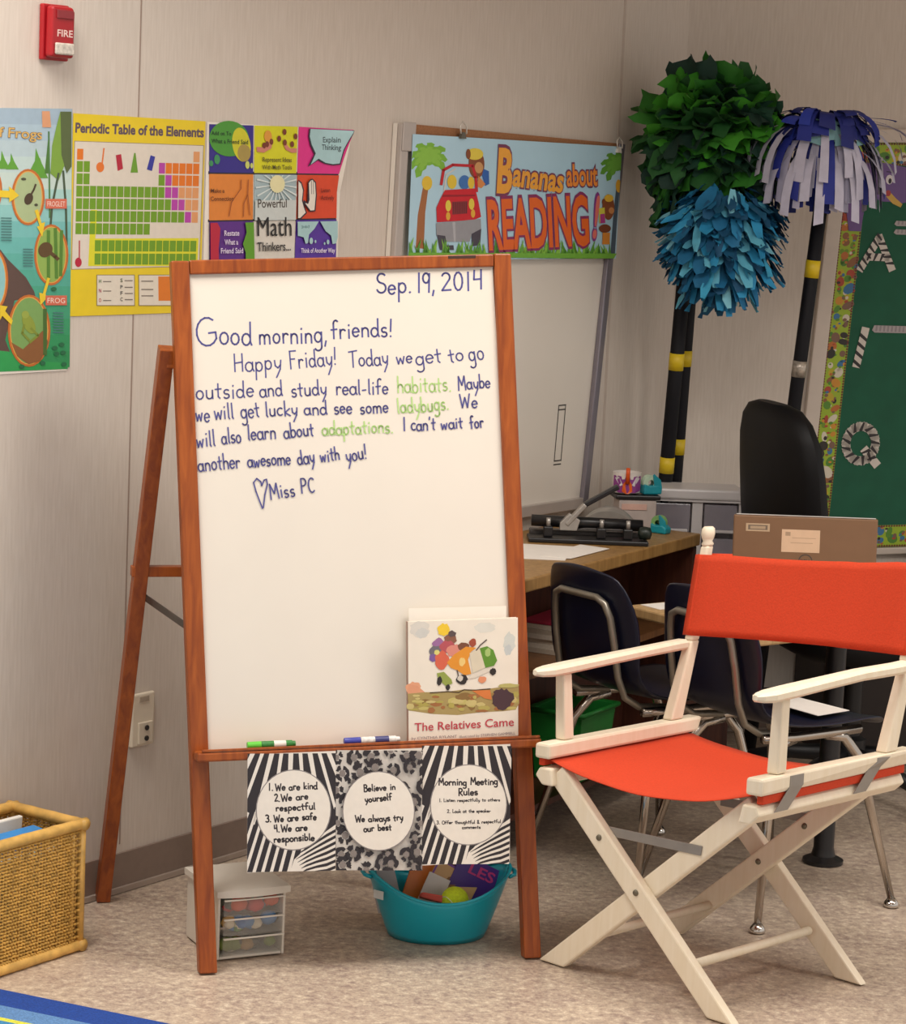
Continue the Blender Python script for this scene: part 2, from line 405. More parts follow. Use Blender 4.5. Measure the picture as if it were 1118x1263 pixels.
a.poly([(190, 330), (205, 180), (215, 330)], '49762f'); a.stroke([[(208, 150), (212, 520)]], 7, '4e7a44')
a.poly([(215, 330), (222, 210), (240, 130), (258, 62), (300, 62), (300, 150), (285, 270), (250, 360)], '7ba03c')
a.poly([(258, 62), (306, 62), (306, 300), (285, 330), (262, 250)], '56643a')
a.stroke([[(250, 330), (222, 470), (215, 560)], [(270, 320), (282, 480), (285, 640)]], 9, '45553f')
a.poly([(178, 60), (212, 60), (218, 130), (180, 130)], 'd79a72')
a.otext('of Frogs', (-45, 168), (178, 182), 42, 'd9b062', '8a6a4a', .0, .03)
for cx, cy, rx, ry, fill in ((118, 432, 72, 122, 'a9b98a'), (218, 682, 74, 132, '8fae54'), (122, 1010, 92, 156, '7aa05a'), (-50, 790, 82, 150, '8cc0c0'), (-70, 400, 76, 120, '9fc4c0')):
    a.poly(ell(cx, cy, rx, ry), 'c06a2c'); a.poly(ell(cx, cy, rx-9, ry-9), 'e0a24c'); a.poly(ell(cx, cy, rx-13, ry-13), fill)
a.poly(ell(120, 440, 18, 26, rot=20), '4a3a28'); a.stroke([[(128, 425), (142, 400), (150, 378)]], 8, '4a3a28'); a.poly(ell(98, 354, 11, 6), '4a4a38'); a.poly(ell(152, 466, 8, 6), '4a4a38')
a.stroke([[(205, 580), (205, 790)], [(235, 570), (240, 780)], [(262, 580), (258, 770)]], 14, '55812f')
a.poly(ell(192, 660, 30, 34, rot=30), '5d4526'); a.stroke([[(210, 670), (235, 690), (245, 700)]], 16, '5d4526')
a.poly([(45, 1060), (95, 1090), (180, 1010), (205, 1060), (170, 1140), (120, 1155), (70, 1120)], '8a5a32')
a.poly(ell(120, 980, 24, 46, rot=-25), '8c9a3c'); a.poly(ell(105, 940, 16, 16), '98a648'); a.stroke([[(130, 1000), (160, 1030), (125, 1060)], [(100, 985), (92, 1020), (120, 1050)]], 10, '7f8c34'); a.stroke([[(190, 920), (190, 1110)]], 16, '46682e')
for q in ([(-40, 400), (35, 405), (35, 385), (78, 425), (35, 455), (35, 435), (-40, 430)], [(145, 490), (160, 485), (175, 545), (190, 540), (178, 605), (155, 560), (166, 556)], [(200, 780), (212, 784), (192, 850), (196, 870), (170, 900), (165, 845), (180, 850)], [(50, 965), (45, 985), (5, 945), (-5, 965), (-5, 900), (28, 905), (18, 925)]):
    a.poly(q, 'e6c52e')
for y, t in ((462, 'FROGLET'), (880, 'FROG')):
    a.rect(192, y-22, 284, y+20, 'cf6a52'); a.text(t, (200, y+10), (276, y+11), 22, 'f0d6c8', .0)
a.many([[(x0, y), (x1, y+1), (x1, y+6), (x0, y+5)] for y0, x0, x1, n in ((520, 0, 46, 9), (655, 95, 138, 7), (930, 225, 270, 8)) for y in [y0+12*i for i in range(n)]], '4a7a78')
a.many([ell(x, y, 12, 9) for x, y in ((228, 830), (232, 1085), (262, 1070), (240, 1110), (268, 1105), (272, 1155), (180, 1150), (90, 1165))], '256a44')
a.done()
# --- periodic table
a = wall_sheet('wall_chart', 'yellow chart headed Periodic Table of the Elements', 'poster',
    [(89, 139), (253, 150), (239, 386), (85, 391)], [(-.284, 1.728), (.138, 1.727), (.130, 1.302), (-.284, 1.302)], (-.284, .136, 1.302, 1.728), mat('e5c81c', .45, var=.03), C2)
a.poly([(318, 192), (874, 212), (846, 738), (308, 752)], 'ddd2c4')
a.stroke([[(318, 192), (874, 212), (846, 738), (308, 752), (318, 192)]], 3, '9a8a70')
a.otext('Periodic Table of the Elements', (320, 152), (876, 174), 42, '5d4a58', '8a7a60', .026, .014)
def cellq(c, r):
    x = 329+c*29.5; y = 226+r*54.5
    f = lambda X, Y: (X-(Y-226)*.032*(X-300)/560-(Y-226)*.014, Y+(X-329)*.026*(1-(Y-226)/520))
    return [f(x, y), f(x+26.5, y), f(x+26.5, y+48), f(x, y+48)]
G_, O_, P_, T_ = [], [], [], []
for r in range(7):
    for c in range(18):
        if r == 0 and c not in (0, 17): continue
        if r in (1, 2) and 1 < c < 12+(r == 2)*0: continue
        if r == 6 and c > 10: continue
        if r == 0: (O_ if c == 0 else T_).append(cellq(c, r)); continue
        if c == 12+r-1 and r < 6: P_.append(cellq(c, r))
        elif r in (3, 4) and c == 13+r-3: P_.append(cellq(c, r))
        elif c > 12+r-1: (T_ if r >= 3 and c >= 15 else O_).append(cellq(c, r))
        elif (r, c) == (1, 12): P_.append(cellq(c, r))
        else: G_.append(cellq(c, r))
a.poly([(388, 496), (416, 496), (408, 620), (845, 618), (838, 738), (378, 738)], 'dcd62c')
for r in (7.35, 8.4):
    for c in range(15): G_.append(cellq(c+2.9, r))
a.many(G_, '6f9a1f'); a.many(O_, 'e0751c'); a.many(P_, 'b541a4'); a.many(T_, 'dd9a66')
a.poly(ell(428, 308, 17, 22), 'e0752c'); a.stroke([[(436, 295), (444, 225)]], 6, 'e0752c')
a.poly([(495, 255), (518, 250), (526, 315), (503, 325)], 'b3223a'); a.poly([(574, 245), (580, 245), (590, 332), (558, 332)], '6b9a2c'); a.poly([(645, 255), (664, 262), (650, 325), (628, 318)], '33379a')
a.poly(ell(336, 722, 14, 20), 'b81f3a'); a.stroke([[(340, 705), (340, 630)]], 5, 'b81f3a')
for x0, x1 in ((414, 572), (590, 742)):
    a.rect(x0, 776, x1, 905, 'e0d6c6'); a.stroke([[(x0, 776), (x1, 776), (x1, 905), (x0, 905), (x0, 776)]], 3, '8a7a50')
a.rect(672, 782, 728, 885, 'dd7a24')
for x, y, t, c in ((422, 810, 'H', '3f6a2c'), (422, 850, 'N', 'a02048'), (422, 890, 'O', 'b03030'), (512, 806, 'S', '4a5a3a'), (512, 834, 'P', '4a4a4a'), (512, 860, 'F', '4a4a4a'), (512, 886, 'C', '4a4a4a')):
    a.text(t, (x, y), (x+10, y), 15, c, .02); a.rect(x+18, y-8, x+52, y-4, '7a7068')
a.many([[(600, y), (650, y), (650, y+4), (600, y+4)] for y in (800, 835, 862)], '7a7068')
a.done()
# --- math thinkers
C3 = (240, 130, 5.59)
def mcurl(x, z): t = max(0, (x-.40)/.09); u = max(0, (z-.18)/.14); return .030*min(t, 1)**2*min(1, max(0, u))
a = wall_sheet('wall_chart', 'poster of nine coloured panels around the words Powerful Math Thinkers', 'poster',
    [(255, 152), (421, 160), (411, 320), (246, 318)], [(.142, 1.724), (.630, 1.727), (.619, 1.418), (.146, 1.418)], (.142, .632, 1.400, 1.727), PAPER, C3, mcurl)
LX = lambda y: 92-(y-120)*.045; RX = lambda y: 1000-max(0, (300-y))*-.05-(min(y, 330)-150)*.16
def panel(c, r, hx):
    ys = [(125, 150), (455, 470), (780, 775), (1110, 1095)]
    xs = [(92, 60), (400, 372), (706, 664), (985, 968)]
    X = lambda c, y: xs[c][0]+(xs[c][1]-xs[c][0])*(y-125)/950
    Y = lambda r, c: ys[r][0]+(ys[r][1]-ys[r][0])*c/3
    P = [(X(c, Y(r, c))+3, Y(r, c)+4), (X(c+1, Y(r, c+1))-4, Y(r, c+1)+4), (X(c+1, Y(r+1, c+1))-4, Y(r+1, c+1)-6), (X(c, Y(r+1, c))+3, Y(r+1, c)-6)]
    if c == 2 and r == 0: P[1] = (1022, P[1][1]+10)
    a.poly(P, hx)
a.poly([(80, 440), (972, 455), (972, 475), (78, 460)], '2c2430'); a.poly([(66, 768), (968, 768), (968, 786), (66, 786)], '2c2430')
for i, hx in enumerate(['352a86', 'd8d51e', 'e0318a', 'dd8436', 'a9bcc0', 'dd4a26', '5c2a86', 'dcd6cc', '57329e']):
    panel(i % 3, i//3, hx)
a.poly(ell(225, 225, 135, 118)[:], '4d9636'); a.poly(ell(308, 265, 62, 114, rot=-8), 'cfc92c'); a.poly(ell(325, 320, 45, 58), 'a8924c')
a.poly(ell(138, 362, 20, 32), '3f8f5c'); a.poly(ell(97, 388, 14, 20), '3f8f5c'); a.poly(ell(345, 400, 15, 26), 'c9d070'); a.poly(ell(374, 405, 10, 18), 'c9d070')
a.text('Add on To', (104, 200), (238, 204), 26, '27402c', .01); a.text('What a Friend Said', (102, 252), (352, 262), 28, '27402c', .01)
for q in ([(410, 280), (460, 282), (495, 250), (520, 255), (510, 290), (460, 318), (412, 312)], [(690, 290), (640, 290), (612, 255), (596, 265), (612, 300), (655, 320), (688, 318)]): a.poly(q, 'cf8470')
a.poly(ell(490, 210, 26, 40), 'dd9a3c'); 
for x, y in ((462, 270), (482, 262), (512, 245), (566, 225), (604, 180), (680, 210), (605, 250), (655, 262)): a.poly(ell(x, y, 13, 20), '7a3a24')
a.text('Represent Ideas', (448, 378), (650, 382), 30, '5a5220', .012); a.text('With Math Tools', (444, 430), (650, 432), 30, '5a5220', .012)
a.poly([(775, 158), (1022, 168), (985, 300), (972, 400), (930, 405), (880, 395), (835, 370), (762, 415), (808, 330), (780, 270), (768, 210)], '2c2c3a')
a.poly([(783, 160), (1018, 170), (980, 300), (967, 392), (930, 397), (885, 388), (838, 360), (782, 400), (818, 325), (790, 265), (777, 210)], 'a9ccd0')
a.text('Explain', (868, 250), (964, 250), 36, '3a4a50', .015); a.text('Thinking', (860, 300), (968, 302), 36, '3a4a50', .015)
a.stroke([[(296, 500), (292, 560), (225, 650), (205, 745)], [(345, 500), (338, 600), (350, 740)], [(338, 600), (310, 660), (305, 750)]], 5, '9a4e20')
a.text('Make a', (84, 584), (178, 586), 26, '5a3018', .012); a.text('Connection', (80, 640), (238, 640), 28, '5a3018', .012)
sun = []
for i in range(18):
    t = rad(i*20); sun.append([(545+45*cos(t-.05), 540+50*sin(t-.05)), (545+45*cos(t+.05), 540+50*sin(t+.05)), (545+150*cos(t+.045), 555+165*sin(t+.045)), (545+150*cos(t-.03), 555+165*sin(t-.03))])
a.clip = (392, 470, 680, 770); a.many(sun, 'd9e2e0'); a.clip = None
a.poly(ell(545, 530, 52, 60), 'e6dfae')
a.poly([(388, 640), (676, 640), (672, 778), (382, 778)], 'c9cfcc')
a.text('Powerful', (405, 690), (608, 690), 58, '4a4038', .012); a.text('Math', (398, 886), (640, 888), 132, '1c1a1c', 0); a.text('Thinkers...', (396, 992), (632, 990), 62, '2a2628', .012)
a.poly([(690, 500), (715, 520), (730, 570), (722, 640), (735, 690), (750, 730), (706, 772), (684, 770)], '2c2430'); a.poly([(692, 512), (710, 530), (722, 575), (714, 645), (728, 695), (740, 728), (700, 765), (686, 765)], 'e8e0d4')
a.poly([(758, 520), (775, 500), (790, 495), (815, 520), (820, 610), (810, 720), (770, 722), (725, 660), (728, 640), (752, 660)], '2c2430'); a.poly([(764, 525), (778, 508), (790, 504), (808, 525), (812, 610), (802, 712), (774, 714), (736, 662), (758, 668), (768, 640)], 'e8e0d4'); a.stroke([[(782, 510), (782, 600)], [(796, 510), (796, 600)]], 3, '2c2430')
a.text('Listen', (850, 590), (914, 588), 28, '7a2416', .012); a.text('Actively', (848, 640), (942, 642), 30, '7a2416', .012)
a.poly([(70, 790), (118, 790), (138, 830), (130, 900), (122, 960), (120, 1090), (62, 1090)], 'b8203c'); a.poly([(312, 790), (372, 790), (372, 1090), (308, 1090), (310, 1000), (292, 940), (320, 860)], '5f9a24')
for t, x0, x1, y in (('Restate', 164, 268, 880), ('What a', 164, 258, 942), ('Friend Said', 136, 292, 1002)): a.text(t, (x0, y), (x1, y), 36, 'e2d6ea', .015)
for q in ([(680, 790), (830, 790), (800, 840), (760, 880), (752, 940), (735, 945), (722, 900), (690, 890), (680, 890)], [(840, 790), (966, 790), (966, 900), (955, 945), (928, 950), (918, 890), (880, 860)]): a.poly(q, 'a9cdd0')
for x, y, r in ((775, 925, 16), (805, 930, 8), (895, 935, 12), (870, 945, 7)): a.poly(ell(x, y, r*.8, r*1.4), 'a9cdd0')
a.text('3+4=7', (706, 838), (764, 838), 22, '6a8a90', .01); a.text('Think of Another Way', (700, 1008), (944, 1010), 32, 'ece4f2', .015)
a.done()
# --- fire alarm
T = thing('fire_alarm', 'red fire alarm strobe high on the left wall reading FIRE', 'fire alarm', on_left(-.352, 1.835, .001), WA)
Mr = mat('a3161f', .35, var=.04)
MB().box((0, -.006, .055), (.076, .012, .114), Mr).build('back_plate', T, bevel=.003)
MB().prism([(-.034, .004), (.034, .004), (.036, .098), (.03, .108), (-.032, .108)], -.032, -.0125, Mr).build('housing', T, bevel=.006, segs=3)
MB().box((.002, -.0355, .022), (.054, .006, .024), mat('c9c0b4', .15, var=.25, scale=120)).build('strobe_lens', T, bevel=.003)
MB().box((.004, -.0335, .092), (.048, .003, .018), mat('8a2a30', .4)).build('sounder_grille', T, bevel=.002)
aa = Art([(0, 0), (1, 0), (1, 1), (0, 1)], [(-.018, .065), (.03, .065), (.03, .043), (-.018, .043)]); aa.text('FIRE', (.02, .82), (.96, .82), .62, 'e8c8c0', .02)
aa.mb.map(lambda v: v+Vector((0, -.0323, 0))).build('lettering', T)
# --- wall outlet plate
T = thing('outlet_plate', 'cream data outlet plate with two dark ports low on the left wall', 'wall outlet', on_left(-.028, .33, .001), WA)
MB().box((0, -.006, .06), (.074, .012, .122), mat('d9cdb9', .4, var=.03)).build('plate', T, bevel=.004)
MB().box((.004, -.014, .03), (.046, .006, .05), mat('d2c6b2', .4, var=.03)).build('port_block', T, bevel=.002)
for z in (.018, .042): MB().lathe([(.006, 0), (.006, .003)], mat('2a2420', .5), 14, (0.004, -.018, z), axis=Matrix.Rotation(pi/2, 3, 'X'), capt=True).build('port', T)
MB().box((.0, -.0125, .108), (.03, .003, .012), mat('a89a88', .5)).build('label_strip', T)

# --- wall whiteboard, leaning a little out of true on the wall
def skew_board(T, quad, z0, s0):
    TL, TR, BR, BL = [Vector((s-s0, 0, z-z0)) for s, z in quad]
    Mal = mat('8d8790', .35, .6, var=.03); Mlt = mat('b7ada6', .4, .2, var=.03)
    P = lambda u, v, y: (TL*(1-u)*(1-v)+TR*u*(1-v)+BR*u*v+BL*(1-u)*v)+Vector((0, -y, 0))
    def slab(u0, u1, v0, v1, y0, y1, m, name, bv=.0):
        b = MB(); b.hexa([P(u0, v1, y0), P(u1, v1, y0), P(u1, v1, y1), P(u0, v1, y1), P(u0, v0, y0), P(u1, v0, y0), P(u1, v0, y1), P(u0, v0, y1)], m); return b.build(name, T, bevel=bv)
    slab(0, 1, 0, 1, .001, .014, mat('e3dbd0', .28, var=.02, scale=4), 'writing_panel')
    slab(0, .03, 0, 1, .0145, .030, Mlt, 'frame_rail', .003); slab(.972, 1, 0, 1, .0145, .030, Mal, 'frame_rail', .003)
    slab(.0305, .9715, .97, 1, .0145, .030, Mlt, 'frame_rail', .002)
    slab(.0305, .9715, 0, .026, .0145, .026, mat('9b6a45', .8, var=.15, scale=200), 'cork_rail', .001)
    slab(.0, .05, -.004, .065, .0305, .034, Mlt, 'corner_cap', .002)
    return P
T = thing('whiteboard', 'large aluminium framed whiteboard mounted on the left wall behind the banner', 'whiteboard', on_left(.81, .72, .001), WA)
PB = skew_board(T, [(.833, 1.752), (1.876, 1.735), (1.775, .72), (.80, .72)], .72, .81)
dm = Art([(0, 0), (1, 0), (1, 1), (0, 1)], [(.80, .30), (.85, .30), (.85, .13), (.80, .13)])
dm.base = .0146
for l in ([(.22, .03), (.98, .03)], [(.2, .1), (.95, .1)], [(.02, .93), (.75, .93)], [(0, .99), (.74, .99)]): dm.stroke([l], .02, '3a3632')
dm.stroke([[(.25+(-.2)*k/8+dx, .06+.9*k/8), (.25-.2*(k+.62)/8+dx, .06+.9*(k+.62)/8)] for k in range(8) for dx in (0, .68)], .07, '3a3632')
dm.mb.build('drawn_mark', T)
# --- bananas banner
C4 = (460, 140, 3.494)
a = wall_sheet('wall_banner', 'long blue banner reading Bananas about READING with palm trees and red truck', 'banner',
    [(497, 165), (757, 182), (738, 320), (486, 312)], [(.876, 1.727), (1.862, 1.724), (1.815, 1.413), (.862, 1.430)], (.868, 1.845, 1.418, 1.727), mat('b4d8ea', .4, var=.03, scale=8), C4)
a.k = 0
a.clip = None
gr = []
random.seed(3)
for i in range(150):
    x = random.uniform(95, 990); y = 605+(x-95)*.022; h = random.uniform(30, 85); w = random.uniform(8, 15); l = random.uniform(-22, 22)
    gr.append((x, y, h, w, l))
def palm(cx, cy, s, hx):
    for ang, ln in ((-160, 1.), (-120, 1.05), (-80, 1.), (-40, 1.1), (-10, .95), (20, .9), (165, 1.), (130, .9)):
        t = rad(ang); L = 78*s*ln; ex, ey = cx+L*cos(t), cy+L*sin(t)+14*s
        nx, ny = -sin(t), cos(t); P = [(cx, cy)]
        for k in range(1, 6): q = k/6; P.append((cx+(ex-cx)*q+nx*(20+6*(k % 2))*s*(1-q*.5), cy+(ey-cy)*q+ny*(20+6*(k % 2))*s*(1-q*.5)-12*s*sin(pi*q)))
        P.append((ex, ey))
        for k in range(5, 0, -1): q = k/6; P.append((cx+(ex-cx)*q-nx*(18+8*(k % 2))*s*(1-q*.5), cy+(ey-cy)*q-ny*(18+8*(k % 2))*s*(1-q*.5)-12*s*sin(pi*q)))
        P = [(max(100, min(1046, p[0])), max(88 if p[0] < 600 else 145, p[1])) for p in P]
        a.poly(P, hx)
a.poly([(165, 300), (188, 300), (172, 420), (165, 575), (130, 570), (140, 430)], 'a5683c')
palm(185, 195, 1.15, '7db83a'); palm(185, 190, .8, '8ec447'); a.poly(ell(180, 295, 22, 30), 'e6c23a')
a.poly([(1000, 300), (1018, 300), (1000, 480), (992, 600), (972, 600), (984, 450)], '4a5a6a')
palm(1000, 225, .95, '5f9a36'); palm(1005, 222, .65, '6ca83e'); a.poly(ell(1008, 310, 12, 28), 'e0a832')
a.poly(ell(392, 215, 34, 62), '8a4a28'); a.poly(ell(385, 172, 36, 25), 'e6cf4a'); a.poly(ell(357, 172, 10, 22), '8a4a28'); a.poly(ell(402, 230, 18, 24), 'cf9a62'); a.poly([(422, 235), (445, 245), (446, 300), (428, 308), (415, 262)], '2f62b0'); a.poly([(400, 265), (430, 300), (412, 318), (392, 310)], 'd98a4a')
a.stroke([[(240, 300), (250, 240), (290, 218), (375, 222), (388, 270), (392, 330)]], 12, 'c41f2c'); a.stroke([[(252, 330), (262, 260), (300, 235)]], 6, 'd8d4d0')
a.poly(ell(286, 290, 20, 30), 'e6c63a'); a.poly(ell(340, 292, 24, 30), '3f74b8'); a.poly(ell(368, 294, 14, 26), 'e6c63a')
a.poly([(255, 325), (385, 318), (400, 380), (410, 440), (380, 452), (220, 462), (218, 400), (236, 360)], 'cf1c2a'); a.poly([(245, 345), (385, 345), (384, 352), (243, 354)], '9a1420')
a.poly([(285, 375), (352, 372), (350, 425), (286, 430)], '8a2a30'); a.stroke([[(292+9*i, 378), (292+9*i, 424)] for i in range(7)], 3, '5a1c22')
for x, y in ((269, 392), (369, 385)): a.poly(ell(x, y, 12, 24), 'e8d24a')
for x, y in ((268, 436), (375, 425)): a.poly(ell(x, y, 9, 18), 'e6b03a')
a.poly([(216, 466), (408, 448), (410, 500), (370, 510), (360, 545), (250, 545), (240, 525), (218, 520)], '9a9aa0'); a.poly([(286, 462), (292, 545), (300, 545), (298, 460)], 'b5b5ba')
a.poly([(220, 515), (255, 520), (262, 560), (290, 560), (292, 580), (232, 580)], '4a4450'); a.poly([(368, 512), (410, 490), (405, 560), (370, 565)], '4a4450')
for hx, sel in (('6fae3a', 0), ('88c244', 1), ('5a9a34', 2)):
    a.many([[(x-w, y), (x+l*.4-w*.4, y-h*.55), (x+l, y-h), (x+l*.4+w*.4, y-h*.5), (x+w, y)] for i, (x, y, h, w, l) in enumerate(gr) if i % 3 == sel], hx)
a.poly([(90, 590), (1000, 600), (985, 628), (92, 606)], '74b23c')
def big(t, x0, y0, x1, y1, cap, c1, c2, edge, bold, eb):
    a.text(t, (x0, y0), (x1, y1), cap, edge, bold+eb); a.text(t, (x0+3, y0), (x1-3, y1), cap*.985, c1, bold)
big('B', 474, 330, 545, 334, 182, 'f0a83c', '', '7a3a5a', .035, .045)
big('ananas', 540, 305, 765, 335, 98, 'f0a83c', '', '7a3a5a', .03, .045)
big('about', 778, 308, 918, 306, 92, 'ee9038', '', '7a3a5a', .025, .045)
big('READING', 440, 575, 882, 556, 205, 'e86a24', '', '8a3060', .03, .035)
big('!', 888, 528, 912, 530, 178, 'e0766a', '', '8a3a8a', .02, .04)
a.poly(ell(962, 400, 26, 55), '8a4a28'); a.poly(ell(964, 362, 20, 16), 'e6b83a'); a.poly(ell(942, 378, 8, 14), '8a4a28'); a.poly(ell(975, 415, 12, 14), 'cf8a52'); a.poly([(920, 405), (945, 402), (948, 468), (922, 470)], 'd8cf4a'); a.poly([(925, 430), (945, 428), (948, 468), (926, 470)], 'b03a86'); a.poly(ell(946, 492, 26, 18), '7a3f24'); a.poly([(936, 510), (968, 510), (966, 560), (934, 560)], 'd98a34')
BWD = a.size[0]; BHT = a.size[1]; a.mb.map(lambda v: Vector((min(max(v.x, 0), BWD), v.y, min(max(v.z, 0), BHT))))
bo = a.done(); bo.location = on_left(.868, 1.418, .037)
for s, z, dx in ((1.075, 1.735, 0), (1.825, 1.722, 0)):
    T = thing('binder_clip', 'white clip gripping top edge of the blue banner at its '+('left' if s < 1.3 else 'right')+' end', 'clip', on_left(s, z, .036), WA, 'clips on the banner')
    b = MB(); b.tube([(-.012, -.008, .0), (-.014, -.006, .02), (0, -.004, .03), (.014, -.006, .02), (.012, -.008, 0)], .0022, mat('cfc8be', .3, .3), 6); b.build('wire_handle', T, True)
    MB().prism([(-.012, -.012), (.012, -.012), (.006, .004), (-.006, .004)], -.0085, -.001+.0, mat('5a564a' if s < 1.3 else 'd8d0c4', .4)).build('jaw', T)

# ------------------------------------------------------------------ bulletin board on the right wall
def rt(px_, pz): return px_, pz
T = thing('bulletin_board', 'green bulletin board with lime animal print border and white frame', 'bulletin board', on_right(.425, .545, .001), RA)
BW, BH = 1.30, 1.265           # the board runs on out of the photograph to the right
Mfr = mat('cbbeb2', .45, var=.03)
LEAN = .05
def Bp(v): return Vector((v.x+(v.z-.6)*LEAN, v.y, v.z+v.x*.045))
for nm, c, sz in (('frame_rail', (.0225, -.0125, BH/2), (.045, .023, BH)), ('frame_rail', (BW-.022, -.0125, BH/2), (.044, .023, BH)), ('frame_rail', (BW/2, -.0125, BH-.02), (BW-.092, .023, .04)), ('frame_rail', (BW/2, -.0125, .004), (BW-.092, .023, .02))):
    MB().box(c, sz, Mfr).map(Bp).build(nm, T, bevel=.003)
MB().box((BW/2, -.006, BH/2), (BW-.092, .010, BH-.05), mat('17573f', .8, var=.10, scale=14)).map(Bp).build('fabric_panel', T)
random.seed(11)
bd = Art([(0, 0), (1, 0), (1, 1), (0, 1)], [(0, 1), (1, 1), (1, 0), (0, 0)])
bd.H = np.array([[1, 0, 0], [0, 1, 0], [0, 0, 1.]]); bd.base = .0115
x0, x1, z0, z1 = .046, BW-.046, .016, BH-.041; bw = .066
bd.poly([(x0, z0), (x0+bw, z0), (x0+bw, z1), (x0, z1)], '97b02a'); bd.poly([(x0+bw, z1-bw), (x1, z1-bw), (x1, z1), (x0+bw, z1)], '97b02a'); bd.poly([(x0+bw, z0), (x1, z0), (x1, z0+bw), (x0+bw, z0+bw)], '97b02a')
pal = ['6f8f22', 'b9a32a', '4d7f2c', '8a5a36', 'b5682c', 'a8432a', 'd2c8b4', '3a6f9a', '2c2620', 'c98a2c', '55862a', '7a5a48']
groups = {c: [] for c in pal}
def motif(cx, cz):
    c = random.choice(pal); r = random.uniform(.007, .016)
    groups[c].append([(cx+(x-0), cz+y) for x, y in ell(0, 0, r*random.uniform(.6, 1.5), r*random.uniform(.6, 1.4), n=10, rot=random.uniform(0, 180))])
    for k in range(3):
        c2 = random.choice(pal); q = r*.45; ox, oz = random.uniform(-r, r), random.uniform(-r, r)
        groups[c2].append([(cx+ox+x, cz+oz+y) for x, y in ell(0, 0, q, q*random.uniform(.5, 1.2), n=8)])
z = z0+.02
while z < z1-.015:
    for x in (x0+.02, x0+.046): motif(x+random.uniform(-.006, .006), z+random.uniform(-.008, .008))
    z += .027
x = x0+bw+.02
while x < x1-.02:
    for zz in (z0+.02, z0+.046, z1-.02, z1-.046): motif(x+random.uniform(-.008, .008), zz+random.uniform(-.006, .006))
    x += .03
for c, P in groups.items(): bd.many(P, c)
edge = []
for xx in (x0+.003, x0+bw-.003): edge += [ell(xx, z0+.008*k, .0032, .0036, n=6) for k in range(int((z1-z0)/.008))]
for zz in (z0+.003, z0+bw-.003, z1-.003, z1-bw+.003): edge += [ell(x0+bw+.008*k, zz, .0036, .0032, n=6) for k in range(int((x1-x0-bw)/.008))]
bd.many(edge, '6a2a22')
bd.mb.map(Bp).build('paper_border', T)
def on_board(name, label, cat, t, z, draw, group=None):      # cut-outs pinned to the fabric, drawn around their own corner
    o_ = Art([(0, 0), (1, 0), (1, 1), (0, 1)], [(0, 0), (1, 0), (1, 1), (0, 1)]); o_.H = np.eye(3); draw(o_)
    ob = o_.mb.build(name); ob.location = on_right(t, z, .0145); ob.rotation_euler.z = RA
    return tag(ob, label, cat, group)
def zebra(paths, w, n, slant=.5):
    def d(ar):
        ar.stroke(paths, w, 'cfc6bc')
        st = []
        for P in paths:
            P = [Vector(p) for p in P]; ls = [(P[i+1]-P[i]).length for i in range(len(P)-1)]; tot = sum(ls); m = max(2, int(tot/n))
            for k in range(m):
                a0 = (k+.1)/m*tot; acc = 0
                for i, l in enumerate(ls):
                    if acc+l >= a0:
                        p = P[i]+(P[i+1]-P[i])*((a0-acc)/l); t = (P[i+1]-P[i]).normalized(); q = Vector((-t.y, t.x)); break
                    acc += l
                st.append([tuple(p-q*w/2-t*n*slant*.5), tuple(p+q*w/2+t*n*slant*.1), tuple(p+q*w/2+t*n*(slant*.1+.5)), tuple(p-q*w/2+t*n*.0)])
        ar.many(st, '2a2426')
    return d
on_board('letter_cutout', 'zebra striped paper letter A on the green board below elephant', 'letter', .582, 1.405, zebra([[(-.022, 0), (.030, .095), (.074, .004)], [(-.003, .036), (.058, .036)]], .022, .02), 'zebra letters on the bulletin board')
on_board('letter_cutout', 'zebra striped paper letter I leaning on the green board', 'letter', .572, 1.12, zebra([[(-.005, 0), (.015, .105)]], .024, .022, .9), 'zebra letters on the bulletin board')
on_board('letter_cutout', 'zebra striped paper letter Q low on the green board', 'letter', .596, .885, zebra([[(.046*cos(rad(t)), .052*sin(rad(t))) for t in range(0, 361, 20)], [(.015, -.02), (.052, -.06)]], .026, .022), 'zebra letters on the bulletin board')
def strip(L, h): return lambda ar: (ar.poly([(0, h*.3), (.008, 0), (L, .004), (L, h), (.006, h*.9)], 'a8a0a0'), ar.many([[(.01+.012*k, .004), (.016+.012*k, .004), (.017+.012*k, h*.88), (.011+.012*k, h*.88)] for k in range(int(L/.012)-1)], '8d8488'))
on_board('paper_strip', 'long grey speckled paper strip across the green board between letters A and I', 'paper strip', .608, 1.218, strip(.42, .024))
on_board('paper_strip', 'upper of two short pinkish paper strips beside the letter A', 'paper strip', .655, 1.535, strip(.25, .017))
on_board('paper_strip', 'lower of two short pinkish paper strips beside the letter A', 'paper strip', .655, 1.510, strip(.25, .017))
